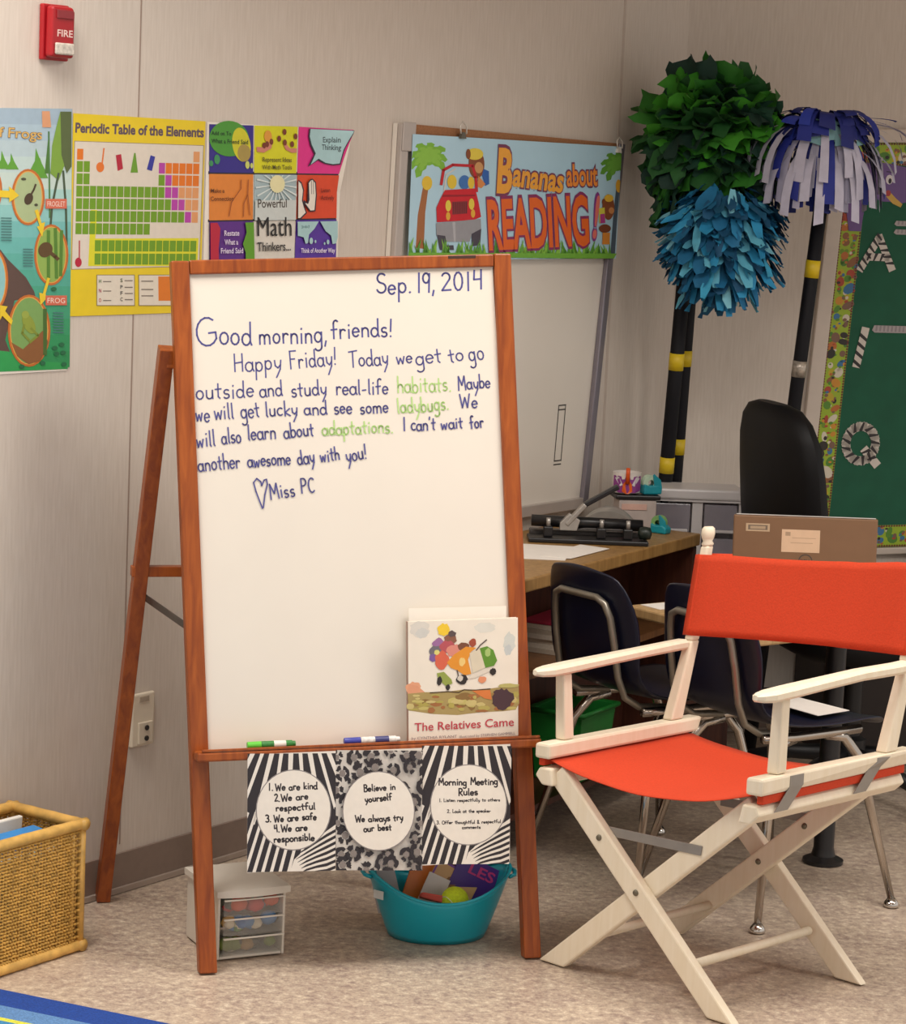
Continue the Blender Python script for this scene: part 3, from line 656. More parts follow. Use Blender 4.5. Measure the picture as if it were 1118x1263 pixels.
def eleph(ar):
    ar.poly([(.01, 0), (-.005, .08), (.0, .14), (.02, .175), (.05, .20), (.09, .205), (.13, .20), (.19, .19), (.25, .16), (.28, .11), (.22, .10), (.16, .085), (.13, .09), (.11, .09), (.075, .10), (.055, .075), (.05, .03), (.048, 0)], '6b4f8a')
    ar.poly(ell(.04, .165, .035, .042, rot=20), '7a5c9a'); ar.poly(ell(.036, .165, .02, .027, rot=20), '8a6ca6')
    ar.poly(ell(.125, .155, .011, .014), 'd8d0d4'); ar.poly(ell(.127, .151, .005, .008), '2a2030'); ar.stroke([[(.115, .178), (.137, .176)]], .003, '3a2a4a')
    ar.poly([(.118, .105), (.128, .12), (.15, .10), (.17, .085), (.165, .075), (.14, .085)], 'c9a24a'); ar.poly(ell(.124, .115, .008, .009), 'a83a3a')
    ar.stroke([[(.055, .13), (.06, .1), (.075, .10)]], .004, '533a70')
on_board('elephant_cutout', 'purple paper elephant head in the top left corner of the green board', 'wall decoration', .506, 1.515, eleph)

# ------------------------------------------------------------------ tissue paper pom-pom poles in the corner
def petal(mb, base, out, up, L, W, m, rnd, curl=.3, tip=.5, crum=.2, nu=5, nv=3, ruf=0.):
    f1, f2 = rnd.uniform(0, 6), rnd.uniform(7, 11)
    out = out.normalized(); side = out.cross(up)
    if side.length < 1e-3: side = Vector((1, 0, 0))
    side.normalize(); nrm = side.cross(out); g = []
    for i in range(nu):
        t = i/(nu-1); w = W*(.45+.75*math.sin(min(1, t*1.15+.1)*pi*.62))*(1 if t < .8 else (1-(t-.8)/.2*(1-tip)))
        row = []
        for j in range(nv):
            s_ = j/(nv-1)-.5
            p = base+out*L*t*(1-.25*curl*t)+side*w*s_-nrm*curl*L*t*t+nrm*(crum*L*rnd.uniform(-.35, .35)*(t > .2))+side*(rnd.uniform(-.1, .1)*W*(t > .2))
            row.append(p+nrm*W*.35*(s_*s_)*crum*4+nrm*(ruf*L*t*sin(f2*s_+f1))+out*(ruf*.5*L*t*sin(f2*1.3*s_+f1*2)))
        g.append(row)
    mb.grid(g, m)
def tape_pole(T, a, b, r, bands, m):
    a, b = Vector(a), Vector(b)
    p = MB(); p.tube([a, a+(b-a)*.33, a+(b-a)*.66, b], r, m, 18); p.build('pole', T, True)
    for z, h, mm in bands:
        t0 = (z-h/2-a.z)/(b.z-a.z); t1 = (z+h/2-a.z)/(b.z-a.z)
        q = MB(); q.tube([a+(b-a)*t0, a+(b-a)*t1], r+.0012, mm, 18); q.build('tape_band', T, True)
Mblk = mat('0f0e14', .6, var=.1, scale=20, spec=.25); Myel = mat('d6b81a', .45, var=.04)
Msil = mat('a79c90', .3, .4, var=.35, scale=90)
# green
T = thing('pom_pom_pole', 'black pole topped by big ruffled green tissue pom-pom in the corner', 'pom-pom pole', (.622, 7.23, 0))
L0 = Vector((.622, 7.23, 0))
tape_pole(T, (0, 0, 0), (.030, -.10, 1.78), .0200, [(.885, .045, Myel), (1.14, .045, Myel)], Mblk)
rnd = random.Random(5); pm = MB(); c = Vector((.682, 7.03, 1.752))-L0
gm = [mat(h, .75, var=.12, scale=25) for h in ('0f3a24', '0d3328', '17521c', '266e17', '388a1a', '103f2e')]  # brightest green darkened, putting the corner's shade into the tissue colour
for i in range(330):
    th = rnd.uniform(0, 2*pi); ph = math.acos(rnd.uniform(-1, 1)); d = Vector((sin(ph)*cos(th), sin(ph)*sin(th), cos(ph)))
    r0 = rnd.uniform(.05, .125); e = Vector((d.x*1.05, d.y*.70, d.z*1.05))
    base = c+Vector((e.x*r0, e.y*r0, e.z*r0)); out = (d+Vector((rnd.uniform(-.7, .7), rnd.uniform(-.7, .7), rnd.uniform(-.8, .6)))).normalized()
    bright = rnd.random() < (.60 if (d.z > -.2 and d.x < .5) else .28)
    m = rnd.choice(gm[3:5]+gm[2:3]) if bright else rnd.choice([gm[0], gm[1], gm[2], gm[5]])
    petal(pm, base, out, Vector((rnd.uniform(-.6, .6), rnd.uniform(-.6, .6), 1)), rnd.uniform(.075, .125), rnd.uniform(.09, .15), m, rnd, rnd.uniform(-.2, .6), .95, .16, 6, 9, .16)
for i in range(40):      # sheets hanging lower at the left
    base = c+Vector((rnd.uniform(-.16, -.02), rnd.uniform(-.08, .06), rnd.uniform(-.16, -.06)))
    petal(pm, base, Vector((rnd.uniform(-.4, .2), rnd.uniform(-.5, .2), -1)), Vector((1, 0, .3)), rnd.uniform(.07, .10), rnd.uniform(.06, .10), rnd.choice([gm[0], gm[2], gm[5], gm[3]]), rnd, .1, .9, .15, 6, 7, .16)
pm.build('pom_pom', T, True)
# teal
T = thing('pom_pom_pole', 'black pole topped by drooping teal blue tissue pom-pom below the green one', 'pom-pom pole', (.578, 7.185, 0))
L0 = Vector((.578, 7.185, 0))
tape_pole(T, (0, 0, 0), (.045, -.13, 1.52), .0205, [(.838, .045, Myel), (1.135, .048, Myel)], Mblk)
rnd = random.Random(9); pm = MB(); c = Vector((.70, 6.93, 1.50))-L0
tm = [mat(h, .7, var=.12, scale=25) for h in ('1f7fae', '2a8fbd', '176a96', '5fb4cf', '0f5578', '3b9fc4', '7fc4d6', '134f74')]
for i in range(720):
    th = rnd.uniform(0, 2*pi); ph = math.acos(rnd.uniform(-1, 1)); d = Vector((sin(ph)*cos(th), sin(ph)*sin(th), cos(ph)))
    r0 = rnd.uniform(.45, 1.0); base = c+Vector((d.x*.125*r0, d.y*.10*r0, d.z*.145*r0+.01))
    out = (d*.7+Vector((rnd.uniform(-.35, .35), rnd.uniform(-.35, .35), -.95))).normalized()
    k = rnd.random(); m = tm[rnd.choice((0, 1, 2, 4, 7, 2))] if k < .74 else tm[rnd.choice((3, 5, 6))]
    petal(pm, base, out, Vector((d.x, d.y, .3)), rnd.uniform(.06, .115), rnd.uniform(.020, .036), m, rnd, rnd.uniform(-.3, .15), .5, .2)
for i in range(26):     # the back tuft reaching towards the next pole
    base = c+Vector((rnd.uniform(.10, .15), rnd.uniform(-.02, .06), rnd.uniform(-.08, .12)))
    petal(pm, base, Vector((.5, rnd.uniform(-.3, .3), -.7)), Vector((1, 0, .3)), rnd.uniform(.06, .09), .04, tm[rnd.choice((2, 4, 7))], rnd, 0, .55, .12)
pm.build('pom_pom', T, True)
# blue and white
T = thing('pom_pom_pole', 'black pole topped by royal blue and white streamer pom-pom beside the bulletin board', 'pom-pom pole', (.90, 7.05, 0))
L0 = Vector((.90, 7.05, 0))
tape_pole(T, (-.02, .04, 0), (.085, -.07, 1.72), .0195, [(1.135, .045, Msil), (1.415, .048, Myel)], Mblk)
rnd = random.Random(21); pm = MB(); c = Vector((.965, 6.94, 1.775))-L0
bm_ = [mat(h, .7, var=.1, scale=25) for h in ('1c2a86', '16206c', '2438a0', 'b9b6c8', 'a9a6bc', '86b4ba')]
def streamer(th, R, drop, w, m, up=.04, z0=0.):
    d = Vector((cos(th), sin(th)*.62, 0)); s_ = Vector((-sin(th), cos(th), 0)); g = []
    n = 8; tw = rnd.uniform(-.4, .4)
    for i in range(n):
        t = i/(n-1); p = c+Vector((0, 0, z0))+d*(R*(1-(1-t)**1.8))+Vector((0, 0, up*sin(min(1, t*2)*pi*.5)-drop*t**2.1))
        ww = w*(.75+.35*t); q = (s_*cos(tw*t)+Vector((0, 0, 1))*sin(tw*t))*ww/2
        g.append([p-q, p, p+q])
    pm.grid(g, m)
for i in range(150):
    th = rnd.uniform(0, 2*pi); layer = rnd.random(); front = sin(th) < -.1
    if layer < .42: streamer(th, rnd.uniform(.09, .165), rnd.uniform(.02, .11), rnd.uniform(.03, .045), bm_[rnd.choice((0, 1, 2, 1))], rnd.uniform(.04, .09))
    elif layer < .68: streamer(th, rnd.uniform(.10, .19), rnd.uniform(.14, .24), rnd.uniform(.022, .034), bm_[rnd.choice((0, 1, 2))], .04, -.01)
    else: streamer(th, rnd.uniform(.12, .19), rnd.uniform(.14, .24), rnd.uniform(.018, .030), bm_[3 if rnd.random() < .7 else 4], .035, .0)
for th, R, dr in ((-2.5, .19, .17), (-2.2, .18, .20), (-1.9, .17, .16), (-1.65, .185, .22), (-1.35, .18, .18), (-1.1, .19, .21), (-.85, .2, .17), (-.6, .2, .13), (-.4, .21, .10)): streamer(th, R, dr, .025, bm_[3], .02, -.035)
for i in range(12): streamer(rnd.uniform(-1.9, -.4), rnd.uniform(.10, .13), rnd.uniform(.06, .09), .03, bm_[5], .05, .012)
for th, R, dr in ((-.15, .23, .05), (.0, .22, .10), (-.35, .21, .14), (-2.95, .22, .10), (-2.7, .20, .16), (-2.85, .215, .13), (-2.5, .2, .18)): streamer(th, R, dr, .024, bm_[3], .05, .0)
for th, R, dr in ((.1, .20, .01), (-.05, .215, .06)): streamer(th, R, dr, .022, bm_[2], .04, .02)
pm.build('pom_pom', T, True)

# ------------------------------------------------------------------ the easel
EL = Vector((-.457, 4.94, 0)); EU = Vector((.9603, .2788, 0)).normalized(); EN0 = Vector((EU.y, -EU.x, 0))
TILT = rad(8); EUP = Vector((0, 0, cos(TILT)))-EN0*sin(TILT); EN = EN0*cos(TILT)+Vector((0, 0, sin(TILT)))
EM = Matrix((EU, -EN, EUP)).transposed().to_4x4(); EM.translation = EL      # local x along the board, z up the board, -y out of its face
def wood(h1, h2, h3, rough=.38):
    m = bpy.data.materials.new('mat_stained_wood'); m.use_nodes = True; nt = m.node_tree; b = nt.nodes['Principled BSDF']; L = nt.links.new
    tc = nt.nodes.new('ShaderNodeTexCoord'); mp = nt.nodes.new('ShaderNodeMapping'); mp.inputs['Scale'].default_value = (14, 14, 1.6)
    n = nt.nodes.new('ShaderNodeTexNoise'); n.inputs['Scale'].default_value = 5; n.inputs['Detail'].default_value = 6; n.inputs['Distortion'].default_value = .6
    r = nt.nodes.new('ShaderNodeValToRGB'); r.color_ramp.elements.new(.5)
    for e, p, h in zip(r.color_ramp.elements, (.3, .5, .72), (h1, h2, h3)): e.position = p; e.color = (*lin(h), 1)
    L(tc.outputs['Object'], mp.inputs[0]); L(mp.outputs[0], n.inputs['Vector']); L(n.outputs['Fac'], r.inputs[0]); L(r.outputs[0], b.inputs['Base Color'])
    b.inputs['Roughness'].default_value = rough; return m
Mch = wood('80380f', '964813', 'aa571c'); 
E0 = bpy.data.objects.new('display_easel', None); COL.objects.link(E0); E0.matrix_world = EM; E0.empty_display_size = .1
tag(E0, 'tall cherry wood A-frame easel with handwritten white dry erase board', 'easel')
def qbar(a0, a1, b0, b1, y0, y1, m, name, par=E0, bevel=.003):     # a0,a1 / b0,b1: left and right edges at bottom and top in (x,z)
    b = MB(); b.hexa([(a0[0], y1, a0[1]), (a1[0], y1, a1[1]), (a1[0], y0, a1[1]), (a0[0], y0, a0[1]), (b0[0], y1, b0[1]), (b1[0], y1, b1[1]), (b1[0], y0, b1[1]), (b0[0], y0, b0[1])], m)
    return b.build(name, par, bevel=bevel)
HW = .0185
qbar((-HW, .004), (HW, .004), (-.065-HW, 1.452), (-.065+HW, 1.453), -.004, .026, Mch, 'side_post')
qbar((.694-HW, .004), (.694+HW, .004), (.619-HW, 1.489), (.619+HW, 1.490), -.004, .026, Mch, 'side_post')
qbar((-.044, 1.4255), (.600, 1.4615), (-.046, 1.4545), (.600, 1.488), -.003, .022, Mch, 'top_rail')
Mwb = mat('e6ddd0', .22, var=.015, scale=5, spec=.5)
wbd = MB(); wbd.hexa([(-.004, .016, .452), (.664, .016, .464), (.664, .006, .464), (-.004, .006, .452), (-.0465, .016, 1.4265), (.600, .016, 1.4615), (.600, .006, 1.4615), (-.0465, .006, 1.4265)], Mwb)
bo = wbd.build('dry_erase_panel', E0)
qbar((-.034, .4395), (.694, .4545), (-.034, .4585), (.694, .4735), -.056, -.0045, Mch, 'marker_tray', bevel=.004)
qbar((-.025, .4595), (.690, .4745), (-.025, .4645), (.690, .4795), -.056, -.049, Mch, 'tray_lip', bevel=.001)
# rear frame
rl = MB(); B0 = Vector((-.742, 5.42, .006)); B1 = Vector((-.600, 5.13, 1.26))
EMI = EM.inverted()
def wbar(a, b, w, h, name, m=None, side=None):
    q = MB(); q.bar(a, b, w, h, m or Mch, side or EU); q.map(lambda v: EMI @ v); return q.build(name, E0, bevel=.002)
wbar(B0, B1, .030, .036, 'rear_leg', side=EU)
OFF = EU*.69
wbar(B0+OFF, B1+EU*.68, .030, .036, 'rear_leg', side=EU)
def along(t): return B0+(B1-B0)*t
wbar(along(.615)+EU*-.02-EN0*.0, along(.615)+EU*.66, .022, .028, 'rear_stretcher', side=Vector((0, 0, 1)))
wbar(B1+EU*.0+Vector((0, 0, -.03)), B1+EU*.66+Vector((0, 0, -.03)), .024, .02, 'rear_stretcher', side=Vector((0, 0, 1)))
Mst = mat('6d6760', .35, .8, var=.1)
lk0 = along(.570)+EU*.012; lk1 = EL+EU*(-.030)+EUP*.70-EN*.02
wbar(lk0, lk1, .016, .004, 'folding_brace', Mst, side=Vector((0, 0, 1)))
lk2 = along(.570)+EU*.68; lk3 = EL+EU*.655+EUP*.72-EN*.02
wbar(lk2, lk3, .016, .004, 'folding_brace', Mst, side=Vector((0, 0, 1)))
qbar((.500, 1.4745), (.560, 1.4778), (.500, 1.4805), (.560, 1.4838), -.0036, -.0031, mat('3a1c0c', .6), 'rail_slot', bevel=0)
# lettering on the easel board
ht = Art([(231, 338), (612, 327), (640, 912), (257, 925)], [(-.050, 1.426), (.605, 1.465), (.66, .467), (-.002, .459)])
ht.base = -.0058; ht.draft = (2.5, 0, 1)
INK = '50508f'; GRN = 'b2d684'
def wrt(t, x0, y0, x1, y1, xh, w=1.75, c=INK, sd=1): hand(ht, t, (x0, y0), (x1, y1), xh, w, c, .045, sd)
wrt('Sep.', 463, 362, 507, 361, 11.5, 2.3, sd=2); wrt('19,', 513, 360, 536, 360, 12, 2.3, sd=3); wrt('2014', 543, 358, 595, 357, 11.5, 2.3, sd=4)
wrt('G', 240, 427, 268, 426, 17, 2.3, sd=5); wrt('ood', 269, 425, 309, 424, 14, 2.2, sd=6); wrt('morning,', 318, 424, 403, 421, 12, 2.1, sd=7); wrt('friends!', 407, 417, 484, 414, 11, 2.1, sd=8)
wrt('Happy', 287, 458, 346, 455, 11, sd=9); wrt('Friday!', 356, 455, 415, 450, 11, sd=10); wrt('Today', 430, 453, 478, 449, 10, sd=11); wrt('we', 488, 449, 508, 447, 8.5, sd=12); wrt('get', 512, 450, 544, 446, 10, sd=13); wrt('to', 553, 447, 571, 444, 9, sd=14); wrt('go', 578, 446, 597, 443, 11, sd=15)
wrt('outside', 240, 492, 312, 489, 10.5, sd=16); wrt('and', 319, 490, 347, 488, 9.5, sd=17); wrt('study', 358, 489, 402, 486, 9.5, sd=18); wrt('real-life', 413, 487, 478, 485, 9.5, sd=19); wrt('habitats.', 489, 485, 556, 482, 10, c=GRN, sd=20); wrt('Maybe', 564, 481, 604, 478, 8.5, sd=21)
wrt('we', 240, 520, 257, 519, 10, sd=22); wrt('will', 263, 518, 287, 516, 10, sd=23); wrt('get', 296, 516, 319, 513, 10, sd=24); wrt('lucky', 326, 514, 366, 511, 9, sd=25); wrt('and', 374, 512, 402, 510, 8.5, sd=26); wrt('see', 411, 511, 433, 509, 8.5, sd=27); wrt('some', 443, 510, 478, 508, 8.5, sd=28); wrt('ladybugs.', 489, 510, 553, 505, 9.5, c=GRN, sd=29); wrt('We', 566, 503, 588, 502, 8.5, sd=30)
wrt('will', 241, 551, 264, 549, 10, sd=31); wrt('also', 272, 547, 296, 545, 9.5, sd=32); wrt('learn', 304, 543, 339, 541, 9.5, sd=33); wrt('about', 349, 541, 386, 537, 9, sd=34); wrt('adaptations.', 396, 537, 484, 533, 8.5, c=GRN, sd=35); wrt("I can't", 496, 531, 536, 530, 8, sd=36); wrt('wait', 543, 530, 570, 528, 7.5, sd=37); wrt('for', 579, 529, 596, 527, 8, sd=38)
wrt('another', 243, 581, 295, 576, 9.5, sd=39); wrt('awesome', 304, 576, 357, 572, 8.5, sd=40); wrt('day', 366, 573, 387, 570, 9, sd=41); wrt('with', 394, 570, 418, 567, 8.5, sd=42); wrt('you!', 426, 569, 452, 565, 9, sd=43)
wrt('Miss', 332, 616, 363, 611, 9.5, sd=44); wrt('PC', 370, 608, 388, 606, 9, sd=45)
ht.stroke([[(322, 627), (314, 606), (311, 595), (315, 590), (320, 594), (321, 599), (324, 592), (327, 591), (328, 597), (325, 610), (323, 626)]], 1.7, INK)
ht.mb.build('handwriting', E0)

# things standing on the easel's tray, taped to it, or held by it
def ematrix(o, x, y, z, lean=0, twist=0):
    o.matrix_world = EM @ Matrix.Translation((x, y, z)) @ Matrix.Rotation(twist, 4, 'Y') @ Matrix.Rotation(lean, 4, 'X'); return o
# picture book
BOOKZ = .471
T = bpy.data.objects.new('picture_book', None); COL.objects.link(T)
tag(T, 'picture book titled The Relatives Came with jumping car, propped on the easel tray', 'book')
ematrix(T, .412, -.0255, BOOKZ, rad(3.5), rad(-1.6))
bw_, bh_ = .238, .249
MB().box((bw_/2, -.005, bh_/2), (bw_, .0016, bh_), mat('ece2d2', .35, var=.02)).build('front_cover', T, bevel=.0006)
MB().box((bw_/2, .0005, bh_/2), (bw_-.006, .008, bh_-.006), mat('e2d8c6', .8, var=.05, scale=300)).build('page_block', T)
MB().box((bw_/2, .0056, bh_/2), (bw_, .0016, bh_), mat('d9cfc0', .4)).build('back_cover', T, bevel=.0006)
MB().box((-.0006, .0003, bh_/2), (.0016, .0092, bh_), mat('9a7a6a', .4)).build('spine', T)
bk = Art([(108, 240), (945, 228), (990, 1130), (150, 1165)], [(.0, bh_), (bw_, bh_), (bw_, 0), (0, 0)])
bk.base = .0059; bk.eps = .00001; bk.clip = (108, 232, 990, 1160)
def blob(cx, cy, rx, ry, hx, n=22, sd=1, rot=0):
    r = random.Random(sd); P = ell(cx, cy, rx, ry, n=n, rot=rot); P = [(cx+(x-cx)*r.uniform(.82, 1.15), cy+(y-cy)*r.uniform(.82, 1.15)) for x, y in P]; bk.poly(P, hx)
for cx, cy, rx, ry, h in ((200, 300, 80, 60, 'd9d3c8'), (220, 330, 50, 40, 'cfcdc6'), (700, 300, 80, 40, 'dcd8cc'), (890, 420, 45, 80, 'cfd0c8'), (880, 470, 30, 40, 'c2c6c4')): blob(cx, cy, rx, ry, h, sd=int(cx))
blob(170, 750, 60, 45, 'e2a17c', sd=4); bk.poly([(130, 720), (200, 735), (260, 785), (200, 800), (128, 800)], 'dd9a76')
bk.poly([(128, 795), (260, 785), (420, 785), (560, 768), (700, 772), (860, 752), (975, 750), (985, 880), (960, 930), (860, 940), (700, 945), (520, 965), (330, 955), (140, 925)], 'a8925a')
for i in range(60):
    r = random.Random(i+100); x = r.uniform(150, 960); y = r.uniform(800, 935); blob(x, y, r.uniform(15, 50), r.uniform(8, 26), r.choice(['9a7a44', 'b7a85c', 'c2b46a', 'a26a3c', 'b0a252', '8a6a3a', 'c9b878']), 12, i)
bk.poly([(620, 778), (760, 775), (775, 850), (720, 840)], 'd57a3c'); blob(900, 745, 80, 16, 'b9b06a', sd=3)
bk.stroke([[(300, 790), (440, 782), (520, 790), (560, 770), (640, 775), (700, 770), (760, 766)]], 7, '4a3524')
blob(855, 845, 84, 78, '4a3238', 26, 77); 
blob(382, 308, 48, 48, 'eec832', 18, 5)
for cx, cy, rx, ry, h, sd in ((440, 380, 50, 42, '8a5a44', 1), (350, 410, 46, 40, '9a6a9a', 2), (330, 470, 50, 44, '6f6a72', 3), (420, 440, 60, 50, 'b5525a', 4), (310, 520, 30, 32, '7a5a9a', 5), (380, 540, 55, 70, 'd5644a', 6), (470, 470, 60, 50, 'd98a7a', 7), (540, 440, 50, 30, '7a4a34', 8), (340, 480, 22, 20, 'd9d07a', 9), (450, 340, 30, 24, '5a4a4a', 10), (610, 410, 26, 34, 'a04a34', 11)): blob(cx, cy, rx, ry, h, 16, sd)
bk.poly([(420, 560), (470, 500), (560, 440), (640, 450), (600, 480), (580, 540), (610, 650), (560, 660), (500, 620), (450, 600)], 'e0922c'); blob(535, 555, 26, 34, 'eac87a', 14, 12)
bk.poly([(590, 490), (680, 450), (720, 600), (620, 645)], 'd9cdb4'); bk.poly([(665, 455), (720, 440), (770, 470), (802, 550), (780, 590), (715, 605)], '5f8f2c'); blob(728, 490, 22, 34, 'a5c070', 12, 13); bk.poly([(345, 640), (400, 630), (460, 690), (470, 720), (420, 740), (360, 690)], '93a04a')
bk.poly([(585, 690), (610, 650), (780, 600), (790, 615), (640, 680)], 'ded4c4'); bk.stroke([[(500, 620), (520, 690), (560, 715)], [(640, 470), (670, 430), (715, 392)]], 9, '5a4a44')
for cx, cy, rx, ry in ((540, 690, 46, 40), (775, 635, 24, 28), (435, 750, 16, 24), (368, 700, 20, 34)): blob(cx, cy, rx, ry, '2c2624', 18, int(cx))
blob(528, 682, 22, 24, 'cfc6b8', 12, 3); blob(695, 695, 34, 26, 'e0926a', 12, 4)
bk.text('The Relatives Came', (192, 1086), (952, 1052), 62, 'c03a48', .008)
bk.text('by CYNTHIA RYLANT', (172, 1152), (520, 1138), 20, '8a7a80', 0); bk.text('illustrated by STEPHEN GAMMELL', (540, 1142), (965, 1118), 20, '8a7a80', 0)
bk.mb.build('cover_art', T)
# note behind the book
nt_ = Art([(0, 0), (1, 0), (1, 1), (0, 1)], [(0, .275), (.212, .275), (.212, 0), (0, 0)])
nt_.sheet([(0, 0), (.212, 0), (.212, .275), (0, .275)], mat('f0e8dc', .6, var=.01), .0008)
nt_.text('Morning Meeting Message', (.30, .12), (.72, .118), .012, '9a9088', 0); nt_.rect(.05, .135, .09, .142, '6a6460')
o = nt_.mb.build('paper_sheet'); ematrix(o, .422, -.0075, .470, 0, rad(-1.0)); tag(o, 'white printed sheet peeking out above the picture book on the easel', 'paper')
# markers
def marker(x0, x1, cap, body, label, capfirst=True, zl=.0):
    L = x1-x0; T = bpy.data.objects.new('dry_erase_marker', None); COL.objects.link(T); tag(T, label, 'marker', None)
    T.matrix_world = EM @ Matrix.Translation((x0, -.040, .4680+(x0+.034)*.0206+zl)) @ Matrix.Rotation(-.0206, 4, 'Y')
    ax = Matrix.Rotation(pi/2, 3, 'Y')
    b = MB(); b.lathe([(.0072, .30*L), (.0076, .31*L), (.0076, .93*L), (.006, .94*L), (.0058, L)], mat(body, .4, var=.2, scale=150), 18, axis=ax, capt=True); b.build('barrel', T, True, angle=40)
    b = MB(); b.lathe([(.0062, 0), (.0072, .01*L), (.0078, .29*L)], mat(cap, .35), 18, axis=ax, capt=True); b.build('cap', T, True, angle=40)
    b = MB(); b.lathe([(.00775, .55*L), (.00775, .80*L)], mat('ddd6cc' if body != 'd8d4cf' else '3a3a70', .4), 18, axis=ax, capb=False); b.build('label_band', T, True)
marker(.070, .170, '5fbf3a', '2f7a32', 'green capped dry erase marker at left on the easel tray')
marker(.272, .390, '3a3f9a', 'd8d4cf', 'blue capped dry erase marker beside the picture book on the easel tray')
# three animal print rule cards hanging from the tray
random.seed(5)
def card(x, zt, zb, w, label, px, draw, sh):
    art = Art(px, [(0, zt-zb), (w, zt-zb+sh), (w, sh), (0, 0)], (0, 0, 1))
    P = [(0, 0), (w, sh), (w, zt-zb+sh), (0, zt-zb)]
    art.mb.hexa([(0, .0008, 0), (w, .0008, sh), (w, 0, sh), (0, 0, 0), (0, .0008, zt-zb), (w, .0008, zt-zb+sh), (w, 0, zt-zb+sh), (0, 0, zt-zb)], mat('e6ddd2', .5, var=.02))
    art.base = .0002; draw(art)
    o = art.mb.build('rule_card'); o.matrix_world = EM @ Matrix.Translation((x, -.0585, zb)); return tag(o, label, 'sign', 'rule cards under the easel tray')
BLK = '2b2529'; WHT = 'e6ddd2'
def zebra_card(ar, x0, x1, y0, y1, cx, cy, r):
    ar.clip = (x0, y0, x1, y1); W = x1-x0; H = y1-y0
    ar.rect(x0-2, y0-2, x1+2, y1+2, BLK)
    st = []
    ax, ay = x0+W*.52, y0-H*.75                                   # stripes fan from above the card
    for k in range(13):
        xt = x0-W*.16+k*W*.108; w0 = W*(.021 if k % 2 else .027); dx = xt-ax
        f = lambda y: ax+dx*(y-ay)/(y0-ay)
        ym = cy+H*(.12 if xt < ax else -.02)
        st.append([(f(y0-4)-w0, y0-4), (f(y0-4)+w0, y0-4), (f(cy)+w0*.8, cy), (f(ym)+w0*.3, ym), (f(ym)-w0*.3, ym), (f(cy)-w0*.8, cy)])
    for k in range(11):                                           # slanting stripes at lower left
        xb = x0-W*.22+k*W*.098; w0 = W*.019; yt = y0+H*(.50+.028*max(0, k-2)); sl = .34-.012*k
        st.append([(xb-w0, y1+4), (xb+w0, y1+4), (xb+(y1-yt)*sl+w0*.9, yt), (xb+(y1-yt)*sl-w0*.5, yt-4)])
    ar.many(st, WHT)
    br = [(x1+4, y0+H*.60), (x1-W*.10, y0+H*.66), (x1-W*.30, y0+H*.78), (x1-W*.47, y0+H*.90), (x1-W*.52, y1+4), (x1+4, y1+4)]
    ar.poly(br, WHT); st = []
    for k in range(7):                                            # wavy bands sweeping in from the right
        t = k/7; L = [(x1+4, y0+H*(.64+.052*k)), (x1-W*.10, y0+H*(.685+.050*k)), (x1-W*.22, y0+H*(.745+.042*k)), (x1-W*.33, y0+H*(.80+.036*k)), (x1-W*(.47-.02*k), y0+H*(.87+.026*k))]
        h = [H*.026, H*.027, H*.021, H*.018, H*.004]
        st.append(L+[(p[0], p[1]+q) for p, q in list(zip(L, h))[::-1]])
    ar.many(st, BLK); ar.clip = None
    ar.poly(ell(cx, cy, r[0]+3, r[1]+3, n=40), '8a8280'); ar.poly(ell(cx, cy, r[0], r[1], n=40), 'e9e0d4')
def d1(ar):
    zebra_card(ar, 262, 536, 125, 486, 405, 298, (114, 121))
    for t, x0, y0, x1, y1 in (('1.', 326, 238, 342, 238), ('We are kind', 348, 238, 478, 234), ('2.', 346, 272, 362, 271), ('We are', 366, 271, 450, 266), ('respectful', 350, 302, 472, 296), ('3.', 318, 334, 336, 333), ('We are safe', 344, 334, 476, 328), ('4.', 346, 366, 362, 364), ('We are', 366, 364, 448, 362), ('responsible', 344, 396, 470, 392)):
        hand(ar, t, (x0, y0), (x1, y1), 10.5, 4.2, '3a3236', .06, len(t)+x0)
def d2(ar):
    r = random.Random(8); ar.clip = (538, 112, 804, 482)
    ar.rect(536, 108, 806, 484, 'c9c1b8')
    for gx in range(6):
        for gy in range(8):
            cx = 548+gx*50+r.uniform(-14, 14)+(gy % 2)*22; cy = 122+gy*50+r.uniform(-14, 14); R = r.uniform(18, 25)
            k0 = r.randint(0, 300); 
            for s0, s1 in ((0, 150), (175, 255), (280, 335)):
                P = []; n = 8
                for i in range(n+1): a_ = rad(k0+s0+(s1-s0)*i/n); q = R*r.uniform(.95, 1.2); P.append((cx+q*cos(a_), cy+q*1.1*sin(a_)))
                for i in range(n, -1, -1): a_ = rad(k0+s0+(s1-s0)*i/n); q = R*r.uniform(.42, .62); P.append((cx+q*cos(a_), cy+q*1.1*sin(a_)))
                ar.poly(P, BLK)
            ar.poly(ell(cx, cy, R*.45, R*.5, n=9), '857b76')
    ar.clip = None
    ar.poly(ell(668, 298, 112, 123, n=40), '8a8280'); ar.poly(ell(668, 298, 109, 120, n=40), 'e9e0d4')
    for t, x0, y0, x1, y1 in (('Believe in', 622, 238, 720, 232), ('yourself', 626, 270, 708, 264), ('We always try', 596, 332, 744, 326), ('our best', 622, 362, 708, 356)):
        hand(ar, t, (x0, y0), (x1, y1), 10, 4.2, '3a3236', .06, x0)
